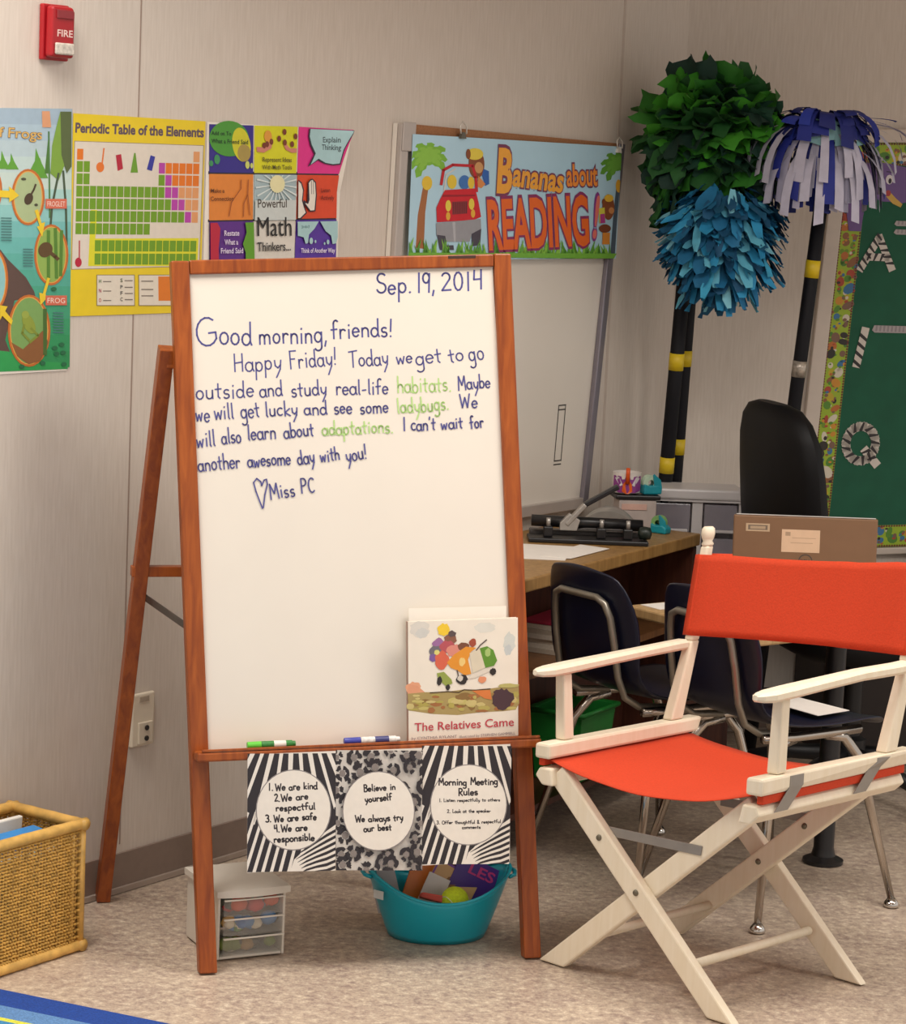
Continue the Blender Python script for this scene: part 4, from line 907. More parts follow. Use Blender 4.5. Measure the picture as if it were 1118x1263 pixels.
def d3(ar):
    zebra_card(ar, 804, 1072, 98, 462, 945, 278, (114, 122))
    for t, x0, y0, x1, y1, h, w in (('Morning Meeting', 854, 218, 1032, 214, 10.5, 4.2), ('Rules', 914, 248, 972, 246, 10.5, 4.2), ('1. Listen respectfully to others', 856, 268, 1040, 266, 5, 2.2), ('2. Look at the speaker', 880, 302, 1012, 300, 5, 2.2), ('3. Offer thoughtful & respectful', 848, 337, 1044, 333, 5, 2.2), ('comments', 926, 352, 982, 350, 5, 2.2)):
        hand(ar, t, (x0, y0), (x1, y1), h, w, '3a3236', .06, x0)
card(.0675, .4535, .2145, .1835, 'zebra print card listing We are kind, leftmost of three under easel tray', [(262, 128), (536, 118), (536, 478), (262, 488)], d1, .0035)
card(.2520, .4560, .2145, .1810, 'leopard print card saying Believe in yourself, hanging under the easel tray', [(540, 116), (803, 104), (803, 466), (538, 480)], d2, .0030)
card(.4340, .4595, .2165, .1900, 'zebra print card headed Morning Meeting Rules under the easel tray', [(805, 104), (1068, 92), (1074, 452), (804, 466)], d3, .0035)

# ------------------------------------------------------------------ the director's chair
T = thing('director_chair', 'ivory wooden folding director chair with orange canvas seat and back', 'chair', (.565, 5.083, 0), rad(-42.5))
Miv = wood('e6d7bd', 'e9dbc3', 'ecdfc9', .42); Mor = mat('c63a12', .8, var=.07, scale=260, bump=.15); Mgm = mat('96918b', .42, .5, var=.06)
def dcm(v): x = v.x+.05*v.y+(.012+.05*v.x)*min(1, max(0, (v.z-.30)/.12)); x += .014*(v.y > .12 and v.x > .1 and v.z > .47); return Vector((x, v.y+.012*(v.y > .12 and v.z > .47), v.z*(1+.13*v.x)))
def dc(b, name, bevel=.003, smooth=False, par=None, segs=2):
    b.map(dcm)
    return b.build(name, par or T, smooth, bevel=bevel, segs=segs)
def leg(xt, zt, xb, y, name='leg'):
    b = MB(); a_, c_ = Vector((xb, y, .006)), Vector((xt, y, zt)); t = (c_-a_).normalized(); n = Vector((t.z, 0, -t.x))*.023
    # foot cut level with the floor, top rounded into the rail
    f = n.x/(t.x) if False else 0
    pts = []
    for yy in (y-.011, y+.011):
        pass
    k = .023/abs(t.z)
    ring = lambda yy: [Vector((xb-k, yy, .003)), Vector((xb+k, yy, .003)), c_+n*1+Vector((0, yy-y, 0)), c_-n*1+Vector((0, yy-y, 0))]
    p = ring(y-.011); q = ring(y+.011)
    b.hexa(p+q, Miv); o = dc(b, name, .004)
    return o
def bolt(par, x, y, z):
    b = MB(); b.lathe([(.0068, 0), (.0058, .0022), (.002, .003)], mat('77705f', .4, .6), 14, (x, y, z), axis=Matrix.Rotation(pi/2, 3, 'X'), capt=True); b.map(dcm); b.build('bolt', par, True)
for y, sg in ((-.200, 1), (.192, -1)):
    la = leg(-.232, .432, .222, y-.0115*sg); lb = leg(.232, .432, -.240, y+.0115*sg)
    fr = (la, lb) if sg > 0 else (lb, la)
    bolt(la if sg > 0 else lb, -.005, y-.0230, .215); bolt(la if sg > 0 else lb, -.108 if sg > 0 else .105, y-.0230, .312)
    b = MB(); zz = .318
    b.box((.015 if sg > 0 else -.012, y-.0022+.0011, zz+.006), (.235, .003, .020), Mgm); dc(b, 'spreader_link', .001)
for x in (-.128, .128):
    b = MB(); b.tube([(x, -.186, .092), (x, .178, .092)], .0095, Miv, 14); dc(b, 'dowel', 0, True)
for s_ in (-1, 1):
    b = MB(); b.prism([(s_*p[0], p[1]) for p in ((.226, .404), (.254, .404), (.272, .424), (.262, .442), (.232, .442))][::s_], -.238, .236, Miv); dc(b, 'lower_rail', .004)
    b = MB(); b.box((s_*.256, 0, .478), (.038, .478, .034), Miv); dc(b, 'seat_rail', .006)
    b = MB(); b.box((s_*.264, .002, .4525), (.014, .462, .017), Mor); dc(b, 'canvas_hem', .002)
    b = MB(); b.hexa([(s_*.256-.0125, -.186, .4955), (s_*.256+.0125, -.186, .4955), (s_*.256+.0125, -.156, .4955), (s_*.256-.0125, -.156, .4955), (s_*.262-.0115, -.190, .640), (s_*.262+.0115, -.190, .640), (s_*.262+.0115, -.164, .640), (s_*.262-.0115, -.164, .640)], Miv); dc(b, 'front_post', .004)
    # back post leaning back, squared below the arm, turned finial on top
    b = MB(); x = s_*.254
    b.hexa([(x-.013, .140, .4955), (x+.013, .140, .4955), (x+.013, .178, .4955), (x-.013, .178, .4955), (x-.011, .196, .672), (x+.011, .196, .672), (x+.011, .222, .672), (x-.011, .222, .672)], Miv)
    b.hexa([(x-.011, .1965, .6715), (x+.011, .1965, .6715), (x+.011, .2215, .6715), (x-.011, .2215, .6715), (x-.010, .233, .885), (x+.010, .233, .885), (x+.010, .253, .885), (x-.010, .253, .885)], Miv); po = dc(b, 'back_post', .004)
    b = MB(); b.lathe([(.0105, .884), (.013, .889), (.0095, .896), (.0125, .902), (.0145, .912), (.0135, .924), (.009, .929)], Miv, 18, (x, .244, 0), capt=True); dc(b, 'finial', 0, True, par=po)
    secs = [(-.262, .010, .651, .010), (-.250, .030, .650, .018), (-.225, .046, .650, .022), (-.17, .048, .652, .023), (-.06, .044, .656, .022), (.06, .038, .660, .022), (.15, .034, .663, .023), (.190, .034, .664, .023)]
    g = []
    for y, w, zc, h in secs:
        x = s_*.264; w2, h2 = w/2, h/2
        g.append([(x+w2*a_, y, zc+h2*c_) for a_, c_ in ((-.7, -1), (.7, -1), (1, -.5), (1, .4), (.55, 1), (-.55, 1), (-1, .4), (-1, -.5), (-.7, -1))])
    b = MB(); b.grid(g, Miv); b.add(g[0][:8], [tuple(range(7, -1, -1))], Miv); b.add(g[-1][:8], [tuple(range(8))], Miv); dc(b, 'arm', 0)
    for yy in (-.135, .118):
        X = s_*.2765; b = MB()
        b.hexa([(X, yy-.021, .470), (X+s_*.0015, yy-.021, .470), (X+s_*.0015, yy+.021, .470), (X, yy+.021, .470), (X, yy-.021, .491), (X+s_*.0015, yy-.021, .491), (X+s_*.0015, yy+.021, .491), (X, yy+.021, .491)], Mgm)
        b.hexa([(s_*.2735, yy-.062, .426), (s_*.275, yy-.062, .426), (s_*.275, yy-.020, .426), (s_*.2735, yy-.020, .426), (X, yy-.021, .470), (X+s_*.0015, yy-.021, .470), (X+s_*.0015, yy+.021, .470), (X, yy+.021, .470)], Mgm)
        dc(b, 'hinge_bracket', 0)
g = [[(x, y, .4575-.038*(1-(x/.242)**2)*(1-.25*(y+.226)/.45)+.0006*sin(40*x+30*y)) for x in np.linspace(-.242, .242, 25)] for y in np.linspace(-.226, .222, 14)]
b = MB(); b.grid(g, Mor); b.map(dcm); b.build('seat_canvas', T, True, solid=.002)
g = []
def by(z): return .2095+.034*(z-.672)/.213+.002
for k in range(12):
    z = .684+(.866-.684)*k/11; row = []
    th = np.linspace(-.269, .269, 33)
    for x in th: row.append((x, by(z)-.0165+.034*max(0, 1-(x/.236)**2)*(.8+.2*sin(z*9)), z-.008*max(0, 1-(x/.2)**2)*(k/11)))
    g.append(row)
b = MB(); b.grid(g, Mor)
for s_ in (-1, 1):      # sleeves around the posts
    g2 = []
    for k in range(12):
        z = .684+(.866-.684)*k/11; cx, cy = s_*.254, by(z); g2.append([(cx+s_*.0165*cos(a_), cy+.0175*sin(a_), z) for a_ in np.linspace(-pi/2, pi/2, 9)]+[(cx-s_*.05, cy+.022, z)])
    b.grid(g2, Mor)
b.map(dcm); b.build('back_canvas', T, True, solid=.0022)

# ------------------------------------------------------------------ rattan basket with folders
e1 = Vector((-.5699, -.8217, 0)); RZB = math.atan2(e1.y, e1.x)      # local x runs along the wall towards the camera; local -y is... the wall side
BL_, BD_, BH_ = .318, .225, .282
T = thing('rattan_basket', 'golden woven rattan storage basket against the left wall', 'basket', (-.722, 5.068, 0), RZB)
Mrat = mat('c99a48', .5, var=.25, scale=60); Mrim = mat('d2a557', .42, var=.22, scale=35); Mdk = mat('9a7030', .6, var=.3, scale=60)
def L2(x, y, z): return Vector((x, -y, z))       # y measured from the room side towards the wall
def panel_rows(p0, p1, name):
    b = MB(); p0, p1 = Vector(p0), Vector(p1); L = (p1-p0).length; t = (p1-p0).normalized(); n = Vector((-t.y, t.x, 0))
    rows = 34; z0, z1 = .022, BH_-.022
    for r in range(rows):
        z = z0+(z1-z0)*(r+.5)/rows; nw = int(L/.009)
        g0 = 0 if r % 2 else .021
        path = [p0+t*(g0+(L-2*g0)*i/(nw*2))+n*(.0028*(1 if (i+r) % 2 else -1))*(1 if 1 < i < nw*2-1 else 0)+Vector((0, 0, z+.0009*sin(i*2.1+r))) for i in range(nw*2+1)]
        b.tube(path, .0030, Mrat, 5, caps=False)
    b.build(name, T, True)
    b = MB()
    k = int(L/.018)
    for i in range(1, k):
        q = p0+t*(L*i/k); b.tube([q+Vector((0, 0, .02)), q+Vector((0, 0, BH_-.02))], .0028, Mdk, 6)
    b.build('stake_row', T, True)
pts = [L2(0, 0, 0), L2(BL_, 0, 0), L2(BL_, BD_, 0), L2(0, BD_, 0)]
ins = .0125
for i, nm in enumerate(('front', 'near', 'back', 'far')):
    a_, c_ = pts[i], pts[(i+1) % 4]; t = (c_-a_).normalized(); cen = sum(pts, Vector())/4; n = ((cen-(a_+c_)/2)).normalized()*ins
    panel_rows(a_+t*ins+n*.9, c_-t*ins+n*.9, 'woven_panel')
    for z, r in ((.0125, .0120), (BH_-.011, .0115)):
        b = MB(); m_ = 14
        b.tube([a_+n+t*(.0+ (( c_-a_).length)*j/m_)+Vector((0, 0, z)) for j in range(m_+1)], [r*(1.06 if j % 4 == 0 else 1) for j in range(m_+1)], Mrim, 10); b.build('rim_cane' if z > .1 else 'base_cane', T, True)
    b = MB(); q = a_+n+t*ins
    for dx in (0, .026):
        b.tube([q+t*dx+Vector((0, 0, .02)), q+t*dx+Vector((0, 0, BH_-.018))], .0085 if dx == 0 else .004, Mrim, 8)
    b.build('corner_post', T, True)
b = MB(); b.box(tuple(L2(BL_/2, BD_/2, .022)), (BL_-.05, BD_-.05, .008), Mdk); b.build('floor_panel', T)
for i, (hx, x, y, z, lx, ly, h, ang, lab) in enumerate((('2f86cc', .165, .128, .030, .24, .030, .222, -6, 'blue folder standing in the rattan basket between white folders'), ('e6e2da', .155, .172, .030, .22, .012, .236, -4, 'white folder at the wall side of the rattan basket'), ('cfe0e6', .165, .072, .030, .24, .020, .190, -6, 'pale blue folder nearest the room in the rattan basket'))):
    F = thing('file_folder', lab, 'folder', Vector((-.722, 5.068, 0))+Matrix.Rotation(RZB, 3, 'Z') @ L2(x, y, z), RZB)
    Rm = Matrix.Rotation(rad(ang), 3, 'X'); q = MB(); q.box((0, 0, h/2), (lx, ly, h), mat(hx, .4, var=.05, scale=20), None); q.map(lambda v: Rm @ v + Vector((0, 0, .004))); q.build('cover', F, bevel=.003)
    q = MB(); q.box((lx/2+.0008, 0, h/2), (.002, ly-.008, h-.01), mat('efe8dc', .7, var=.06, scale=300), None); q.map(lambda v: Rm @ v + Vector((0, 0, .004))); q.build('page_block', F)

# ------------------------------------------------------------------ blue rug, corner reaching in at lower left
dR = Vector((.914, -.406, 0)); nR = Vector((-.406, -.914, 0)); P0 = Vector((-.851, 4.775, 0)); b = MB()
def strip_(u0, u1, hx, z, off=0):
    q = [P0+dR*(-.22)+nR*u0, P0+dR*2.2+nR*u0, P0+dR*2.2+nR*u1, P0+dR*(-.22)+nR*u1]
    b.hexa([v for v in q]+[v+Vector((0, 0, z)) for v in q], mat(hx, .95, var=.25, scale=300, bump=.4))
strip_(0, .078, '1a4292', .0085); strip_(.0782, .135, '5c86b8', .0085); strip_(.1352, .150, 'd8d84a', .0085); strip_(.1502, 1.3, '3f86b4', .0085)
tag(b.build('area_rug'), 'blue classroom rug with dark blue border at the lower left on the floor', 'rug')

# ------------------------------------------------------------------ small white drawer unit behind the easel's left leg
T = thing('drawer_unit', 'small white plastic three drawer unit on the floor behind the easel', 'drawer unit', (-.447, 5.02, 0), rad(26.7))
Mwp = mat('d9d2c6', .35, var=.02); Mcl = mat('d8d4cc', .12, var=.04, scale=40, alpha=.13)
w, d, h = .151, .185, .156
b = MB()
b.prism([(0, .004), (.006, .004), (.006, h-.016), (0, h-.016)], .004, d, Mwp); b.prism([(w-.006, .004), (w, .004), (w, h-.016), (w-.006, h-.016)], .004, d, Mwp)
b.box((w/2, d-.003, h/2), (w-.0124, .006, h-.03), Mwp); b.box((w/2, d/2+.002, .007), (w-.0124, d-.008, .006), Mwp)
b.build('shell', T, bevel=.002)
g = [[(w/2+(w/2+.006)*u, -.012*(1-u*u)-.006+(d+.010)*v, h-.016+.0) for v in (0, .04, .5, 1)] for u in np.linspace(-1, 1, 13)]
b = MB(); top = [[(p[0], p[1], p[2]+.014+.003*(1-((p[0]-w/2)/(w/2))**2)) for p in r] for r in g]
b.grid(top, Mwp); b.grid([r[::-1] for r in g], Mwp); b.grid([[g[i][0], top[i][0]] for i in range(13)], Mwp); b.grid([[top[i][-1], g[i][-1]] for i in range(13)], Mwp)
b.add([g[0][0], g[0][-1], top[0][-1], top[0][0]], [(3, 2, 1, 0)], Mwp); b.add([g[-1][0], g[-1][-1], top[-1][-1], top[-1][0]], [(0, 1, 2, 3)], Mwp); b.build('lid', T, bevel=.002)
rows = [(.014, .054), (.057, .095), (.098, .136)]
for z0_, z1_ in rows:
    b = MB(); y0_ = -.010
    fr = [[(w/2+(w/2-.010)*u, y0_*(1-u*u)-.004, z) for z in (z0_, z0_+.004, z1_-.003, z1_)] for u in np.linspace(-1, 1, 11)]
    b.grid(fr, Mcl); b.grid([[(p[0], p[1]+.002, p[2]) for p in r] for r in fr], Mcl)
    b.box((w/2, .065, z0_+.001), (w-.026, .13, .002), Mcl); 
    dr = b.build('drawer', T)
    q = MB(); q.box((w/2, -.012, z1_-.0015), (w-.016, .006, .003), Mwp); q.build('front_lip', dr, bevel=.001)
rnd = random.Random(4); b = MB()
for z0_, pal_ in ((.020, ('4a4a3a', 'c9bda6', '6a7a3a', '3a3a34', '8a6a3a')), (.063, ('4f7fb0', 'd8cdb4', 'c9a05a', '5a8a4a', '3f6fa8')), (.104, ('c8502a', '5a5a50', 'd88a3a', '6a8a9a', 'c03a3a'))):
    for i in range(14):
        r = rnd.uniform(.009, .017); c = (rnd.uniform(.025, w-.025), rnd.uniform(.010, .032), z0_+rnd.uniform(.006, .016))
        b.lathe([(.001, -r), (r*.8, -r*.6), (r, 0), (r*.7, r*.7), (.001, r)], mat(rnd.choice(pal_), .5), 10, c, 1.3, .8, capb=False)
o = tag(b.build('craft_bits', None, True), 'jumble of coloured craft bits seen through the clear drawers', 'craft supplies'); o['kind'] = 'stuff'; o.location = (-.447, 5.02, 0); o.rotation_euler.z = rad(26.7)

# ------------------------------------------------------------------ teal tub of books with ball
T = thing('plastic_tub', 'oval teal plastic tub on the floor under the rule cards', 'tub', (.003, 5.285, 0), rad(9))
Mte = mat('0a9fb2', .30, var=.03, scale=8)
def tubrow(t, off=0):
    rx, ry = .104+.052*t**.9+off, .082+.042*t**.9+off; row = []
    for k in range(49):
        a_ = 2*pi*k/48; x = cos(a_); zt = .103+.052*abs(x)**2.2; row.append((rx*cos(a_), ry*sin(a_), .003+t*(zt-.003)))
    return row
b = MB(); b.grid([tubrow(t) for t in np.linspace(0, 1, 10)], Mte); b.add(tubrow(0)[:48], [tuple(range(47, -1, -1))], Mte); bo = b.build('shell', T, True, solid=.003)
b = MB(); b.tube(tubrow(1)[:48], .0035, Mte, 8, closed=True); b.build('rolled_rim', T, True)
for s_ in (-1, 1):
    b = MB(); b.tube([(s_*.150, -.032, .137), (s_*.163, -.024, .140), (s_*.167, 0, .142), (s_*.163, .024, .140), (s_*.150, .032, .137)], .0045, Mte, 8); b.build('handle', T, True)
b = MB(); b.box((-.138, -.066, .108), (.026, .0012, .018), mat('c9cbc8', .4, var=.1), Matrix.Rotation(rad(-46), 3, 'Z')); b.build('label_tag', T)
def book(name, label, loc, size, rot, hx, extra=None):
    F = bpy.data.objects.new(name, None); COL.objects.link(F); tag(F, label, 'book', 'books in the teal tub')
    F.matrix_world = Matrix.Translation(loc) @ rot.to_4x4(); W, D, H = size
    for s_ in (-1, 1): MB().box((0, s_*(D/2-.001), H/2), (W, .0018, H), mat(hx, .35, var=.04)).build('cover', F, bevel=.0006)
    MB().box((.001, 0, H/2), (W-.006, D-.0045, H-.006), mat('e6ddcc', .8, var=.05, scale=300)).build('page_block', F)
    if extra: extra(F, W, D, H)
    return F
def E3(x, y, z): return Matrix.Rotation(rad(z), 3, 'Z') @ Matrix.Rotation(rad(y), 3, 'Y') @ Matrix.Rotation(rad(x), 3, 'X')
def purple(F, W, D, H):
    ar = Art([(0, 0), (1, 0), (1, 1), (0, 1)], [(-W/2, H), (W/2, H), (W/2, 0), (-W/2, 0)]); ar.base = D/2+.0004
    ar.text('LES', (.30, .30), (.92, .30), .20, 'c23a7a', .02); ar.mb.build('cover_lettering', F)
book('book', 'purple covered book with pink letters LES tilted at the right in the teal tub', (.052, 5.315, .052), (.098, .012, .110), E3(-12, 26, 8), '4a2a80', purple)
def kraft(F, W, D, H):
    ar = Art([(0, 0), (1, 0), (1, 1), (0, 1)], [(-W/2, H), (W/2, H), (W/2, 0), (-W/2, 0)]); ar.base = D/2+.0004
    ar.poly(ell(.45, .30, .12, .10, n=10), '8a6438'); ar.poly(ell(.55, .44, .05, .04, n=8), '8a6438'); ar.stroke([[(.02, .99), (.02, .02)], [(.02, .02), (.98, .02)]], .04, '7a4a9a'); ar.mb.build('cover_art', F)
book('book', 'tan covered picture book leaning in the middle of the teal tub', (.002, 5.292, .040), (.105, .010, .112), E3(-20, 28, 4), 'c79f6c', kraft)
book('book', 'orange covered book tilted at the left in the teal tub', (-.052, 5.325, .036), (.065, .010, .125), E3(-14, 18, 6), 'd8782c')
book('book', 'grey and white paperback leaning at the left end of the teal tub', (-.098, 5.315, .040), (.055, .009, .098), E3(-12, -14, 10), 'b5aeb0')
book('book', 'white backed booklet between orange and tan books in the teal tub', (-.030, 5.275, .036), (.05, .006, .10), E3(-18, 24, 4), 'd6d0cc')
b = MB(); b.lathe([(.0305*sin(pi*k/16)+.0001, -.0305*cos(pi*k/16)) for k in range(17)], mat('c8dc28', .9, var=.12, scale=160, bump=.5), 26, capb=False)
bo = b.build('tennis_ball', None, True); bo.location = (.040, 5.232, .092); tag(bo, 'yellow green tennis ball resting on books in the teal tub', 'ball')
sb = MB(); sb.tube([(.0306*cos(t)*cos(.45*sin(2*t)), .0306*sin(t)*cos(.45*sin(2*t)), .0306*sin(.45*sin(2*t))) for t in np.linspace(0, 2*pi, 61)[:-1]], .0009, mat('e6e6c8', .8), 5, closed=True); sb.build('seam', bo, True)
b = MB(); b.prism([(-.028, -.006), (.02, -.008), (.03, .0), (.018, .008), (-.026, .006)], -.012, .012, mat('c84a3a', .5)); bo = b.build('toy_block', None, bevel=.003); bo.location = (-.008, 5.228, .098); bo.rotation_euler = (rad(-20), rad(12), rad(6)); tag(bo, 'small red toy piece beside the tennis ball in the teal tub', 'toy')

# ------------------------------------------------------------------ teacher's desk along the left wall
DA = rad(61.3); DO = Vector((.079, 5.698, 0)); DX = Vector((cos(DA), sin(DA), 0)); DY = Vector((-sin(DA), cos(DA), 0))
def on_desk(x, y, z): return DO+DX*x+DY*y+Vector((0, 0, z))
def desk_xy(P): v = Vector(P)-DO; return v.dot(DX), v.dot(DY)
Moak = wood('8a6638', '9c7644', 'aa8450', .38); Mredw = wood('3a1d14', '4a261a', '553020', .45)
DLn, DDp = 1.25, .385
T = thing('desk', 'long oak topped desk with dark red wood panels along the left wall', 'desk', DO, DA)
MB().box((DLn/2, DDp/2, .6735), (DLn, DDp, .033), Moak).build('desktop', T, bevel=.004)
MB().box((DLn/2, .205, .328), (DLn-.046, .018, .652), Mredw).build('back_panel', T)
for x in (.011, DLn-.011): MB().box((x, DDp/2, .328), (.022, DDp-.02, .652), Mredw).build('end_panel', T, bevel=.002)
MB().box((DLn/2, .108, .440), (DLn-.046, .172, .018), wood('5a3a22', '6b4628', '7a5432')).build('shelf', T)
# on and under the desk
fl = tag(MB().box((0, 0, .003), (.24, .150, .006), mat('a32a44', .45)).build('file_folder', bevel=.001), 'crimson folder lying on papers on the shelf under the desk', 'folder')
b = MB()
for i in range(6): b.box((.002*(i % 3), .003*(i % 2), .006+.012*i), (.25, .150, .0115), mat('cfc4b4' if i % 2 else 'b8aa98', .8, var=.06, scale=200))
ps = tag(b.build('paper_stack'), 'stack of papers on the shelf under the desk behind the easel post', 'paper'); ps.location = on_desk(.655, .104, .4495); ps.rotation_euler.z = DA
fl.location = on_desk(.655, .104, .5225); fl.rotation_euler.z = DA+rad(3)
MB().box((DLn/2, .108, .100), (DLn-.046, .172, .016), Mredw).build('shelf', T)
T = thing('storage_bin', 'green plastic bin on the bottom desk shelf beside the easel', 'bin', on_desk(.69, .090, .1085), DA)
Mgb = mat('1f7a30', .35); b = MB()
def ring_(w, d, z): return [(-w/2, -d/2, z), (w/2, -d/2, z), (w/2, d/2, z), (-w/2, d/2, z)]
r0, r1, i1, i0 = ring_(.17, .12, .001), ring_(.20, .15, .185), ring_(.194, .144, .185), ring_(.164, .114, .006)
vs = r0+r1+i1+i0; fs = [(3, 2, 1, 0), (12, 13, 14, 15)]
for k in range(3):
    for i in range(4): fs.append((k*4+i, k*4+(i+1) % 4, k*4+4+(i+1) % 4, k*4+4+i))
b.add(vs, fs, Mgb); b.build('bin_body', T, bevel=.003)
b = MB(); R1 = ring_(.208, .158, .182); 
b.tube([Vector(p) for p in R1], .007, Mgb, 8, closed=True); b.build('bin_rim', T, True)
def loose(name, label, pts, z, hx='efe8e0', t=.0012):
    b = MB(); n = len(pts); b.add([(p[0], p[1], 0) for p in pts]+[(p[0], p[1], t) for p in pts], [tuple(range(n-1, -1, -1)), tuple(range(n, 2*n))]+[(i, (i+1) % n, n+(i+1) % n, n+i) for i in range(n)], mat(hx, .6, var=.02))
    o = b.build(name); c = Vector((sum(p[0] for p in pts)/n, sum(p[1] for p in pts)/n, 0))
    for v in o.data.vertices: v.co -= c
    o.location = c+Vector((0, 0, z)); return tag(o, label, 'paper')
loose('paper_sheet', 'white paper lying on the desk in front of the hole punch', [(.165, 6.20), (.285, 6.20), (.315, 6.44), (.180, 6.45)], .6905)
loose('paper_sheet', 'white paper overlapping another at the front edge of the desk', [(.225, 6.24), (.300, 6.225), (.408, 6.421), (.335, 6.47)], .6920)
# hole punch with raised lever
Mbk = mat('1d1b1c', .35, .1, var=.1); Mgy = mat('5a5654', .4, .3); Msl = mat('a9a49e', .3, .5)
T = thing('hole_punch', 'heavy black three hole punch with raised lever on the desk', 'hole punch', (.356, 6.535, .6905), rad(2))
MB().box((0, 0, .006), (.315, .085, .012), Mbk).build('base_plate', T, bevel=.003)
MB().box((0, .062, .012), (.30, .036, .022), Mgy).build('rear_rail', T, bevel=.004)
b = MB(); b.tube([(-.148, .022, .050), (.146, .022, .046)], .0155, Mbk, 12); b.build('crossbar', T, True)
for x in (-.105, .035, .105):
    q = MB(); q.box((x, -.002, .026), (.024, .030, .027), Mbk); q.build('punch_head', T, bevel=.003); q = MB(); q.tube([(x, -.010, .040), (x, -.010, .062)], .006, Msl, 10); q.build('punch_pin', T, True)
b = MB(); b.lathe([(.004, -.018), (.016, -.014), (.018, 0), (.016, .014), (.004, .018)], mat('1c2620', .4), 18, (.150, -.006, .030), axis=Matrix.Rotation(pi/2, 3, 'Y'), capt=True); b.build('end_knob', T, True)
b = MB(); b.prism([(-.075, .030), (-.03, .030), (-.022, .058), (-.05, .075), (-.075, .05)], -.012, .012, Msl); b.build('lever_bracket', T, bevel=.002)
b = MB(); b.bar((-.058, 0, .045), (-.010, .0, .100), .030, .012, Msl, (0, 1, 0)); b.bar((-.013, 0, .098), (.075, .005, .150), .026, .013, Mbk, (0, 1, 0)); b.build('lever', T, bevel=.003)
b = MB(); b.hexa([(-.03, .01, .030), (.12, .01, .030), (.12, .05, .030), (-.03, .05, .030), (0, .015, .040), (.10, .015, .062), (.10, .045, .062), (0, .045, .040)], Mgy); b.build('housing', T, bevel=.004)
# grey tape dome, organiser box, mug, tape dispensers
T = thing('stapler', 'grey and black stapler lying on the desk behind the hole punch', 'stapler', (.440, 6.74, .6905), rad(-12))
MB().box((0, 0, .010), (.17, .045, .018), Mbk).build('base', T, bevel=.004)
g = [[(-.085+.17*u, (v-.5)*.042, .020+.052*math.sin(pi*min(1, u*1.1+.05))**.7*(1-.25*abs(v-.5)*2)) for v in np.linspace(0, 1, 5)] for u in np.linspace(0, .95, 14)]
b = MB(); b.grid(g, Msl); b.grid([[(p[0], p[1], .020) for p in r][::-1] for r in g], Msl); b.grid([[r[0], (r[0][0], r[0][1], .020)] for r in g], Msl); b.grid([[(r[-1][0], r[-1][1], .020), r[-1]] for r in g], Msl); b.build('arm', T, True)
T = thing('desk_organizer', 'small pale box under the painted mug on the desk', 'box', (.500, 6.87, .6905), rad(8))
MB().box((0, 0, .040), (.105, .080, .078), mat('b9aca6', .5)).build('box_body', T, bevel=.003)
MB().box((0, 0, .086), (.125, .090, .012), Mbk).build('tray_top', T, bevel=.003)
MB().box((-.01, -.0415, .060), (.07, .002, .016), mat('d0a89a', .5)).build('pink_label', T)
MG = Vector((.474, 6.87, .7835))
T = thing('mug', 'white mug painted with purple and orange bird on the desk organizer', 'mug', MG)
b = MB(); b.lathe([(.032, 0), (.038, .003), (.0405, .056), (.0405, .058), (.038, .058), (.036, .006), (.001, .005)], mat('e0d8d2', .25), 32); b.build('mug_body', T, True, angle=50)
def mug_poly(pts, hx, k):
    g = MB(); P = [( .0413*sin(a_)+0, -.0413*cos(a_), z) for a_, z in pts]; g.add([(p[0]*(1+.004*k), p[1]*(1+.004*k), p[2]) for p in P], [tuple(range(len(P)))], mat(hx, .35)); return g
art_ = MB()
for pts, hx, k in ([(-1.1, .010), (-.55, .004), (-.55, .050), (-1.1, .050)], '8a3a86', 1), ([(-.6, .004), (0, .004), (0, .045), (-.6, .050)], '8a3a86', 1), ([(0, .004), (.6, .004), (.6, .050), (0, .045)], '8a3a86', 1), ([(.55, .004), (1.1, .010), (1.1, .050), (.55, .050)], '8a3a86', 1), ([(-.95, .044), (-.6, .048), (-.3, .026), (-.5, .022)], 'd8d0d4', 2), ([(.6, .048), (.95, .044), (.5, .022), (.3, .026)], 'd8d0d4', 2), ([(-.35, .008), (-.1, .002), (.1, .002), (.35, .008), (.3, .028), (.12, .038), (-.12, .038), (-.3, .028)], 'e0601c', 3):
    q = mug_poly(pts, hx, k); art_.add(q.v, q.f, q.mats[0])
art_.build('painted_bird', T)
b = MB(); b.tube([(.0, -.043, .030), (0, -.045, .062), (0, -.041, .072)], .006, mat('d8541c', .4), 10); b.build('bird_head', T, True)
def dispenser(name, label, loc, rz, s_, tape):
    T = thing(name, label, 'tape dispenser', loc, rz, 'teal tape dispensers on the desk')
    b = MB(); b.prism([(-.030*s_, 0), (.032*s_, 0), (.034*s_, .020*s_), (.020*s_, .030*s_), (-.012*s_, .028*s_), (-.030*s_, .034*s_)], -.016, .016, mat('1f93a2', .35)); b.build('body', T, bevel=.004)
    b = MB(); b.lathe([(.010*s_, -.010), (.026*s_, -.010), (.026*s_, .010), (.010*s_, .010)], mat(tape, .3), 24, (-.004, 0, .036*s_), axis=Matrix.Rotation(pi/2, 3, 'X'), capb=False); b.build('tape_roll', T, True, angle=40)
    b = MB(); b.prism([(.006*s_, .028*s_), (.034*s_, .018*s_), (.028*s_, .046*s_), (.004*s_, .066*s_), (.0, .062*s_)], -.0135, -.0105, mat('1f93a2', .35)); b.build('side_arm', T, bevel=.001)
dispenser('tape_dispenser', 'teal tape dispenser with pale roll on top of the organizer beside the mug', (.541, 6.868, .7835), rad(20), .86, 'b9d0b8')
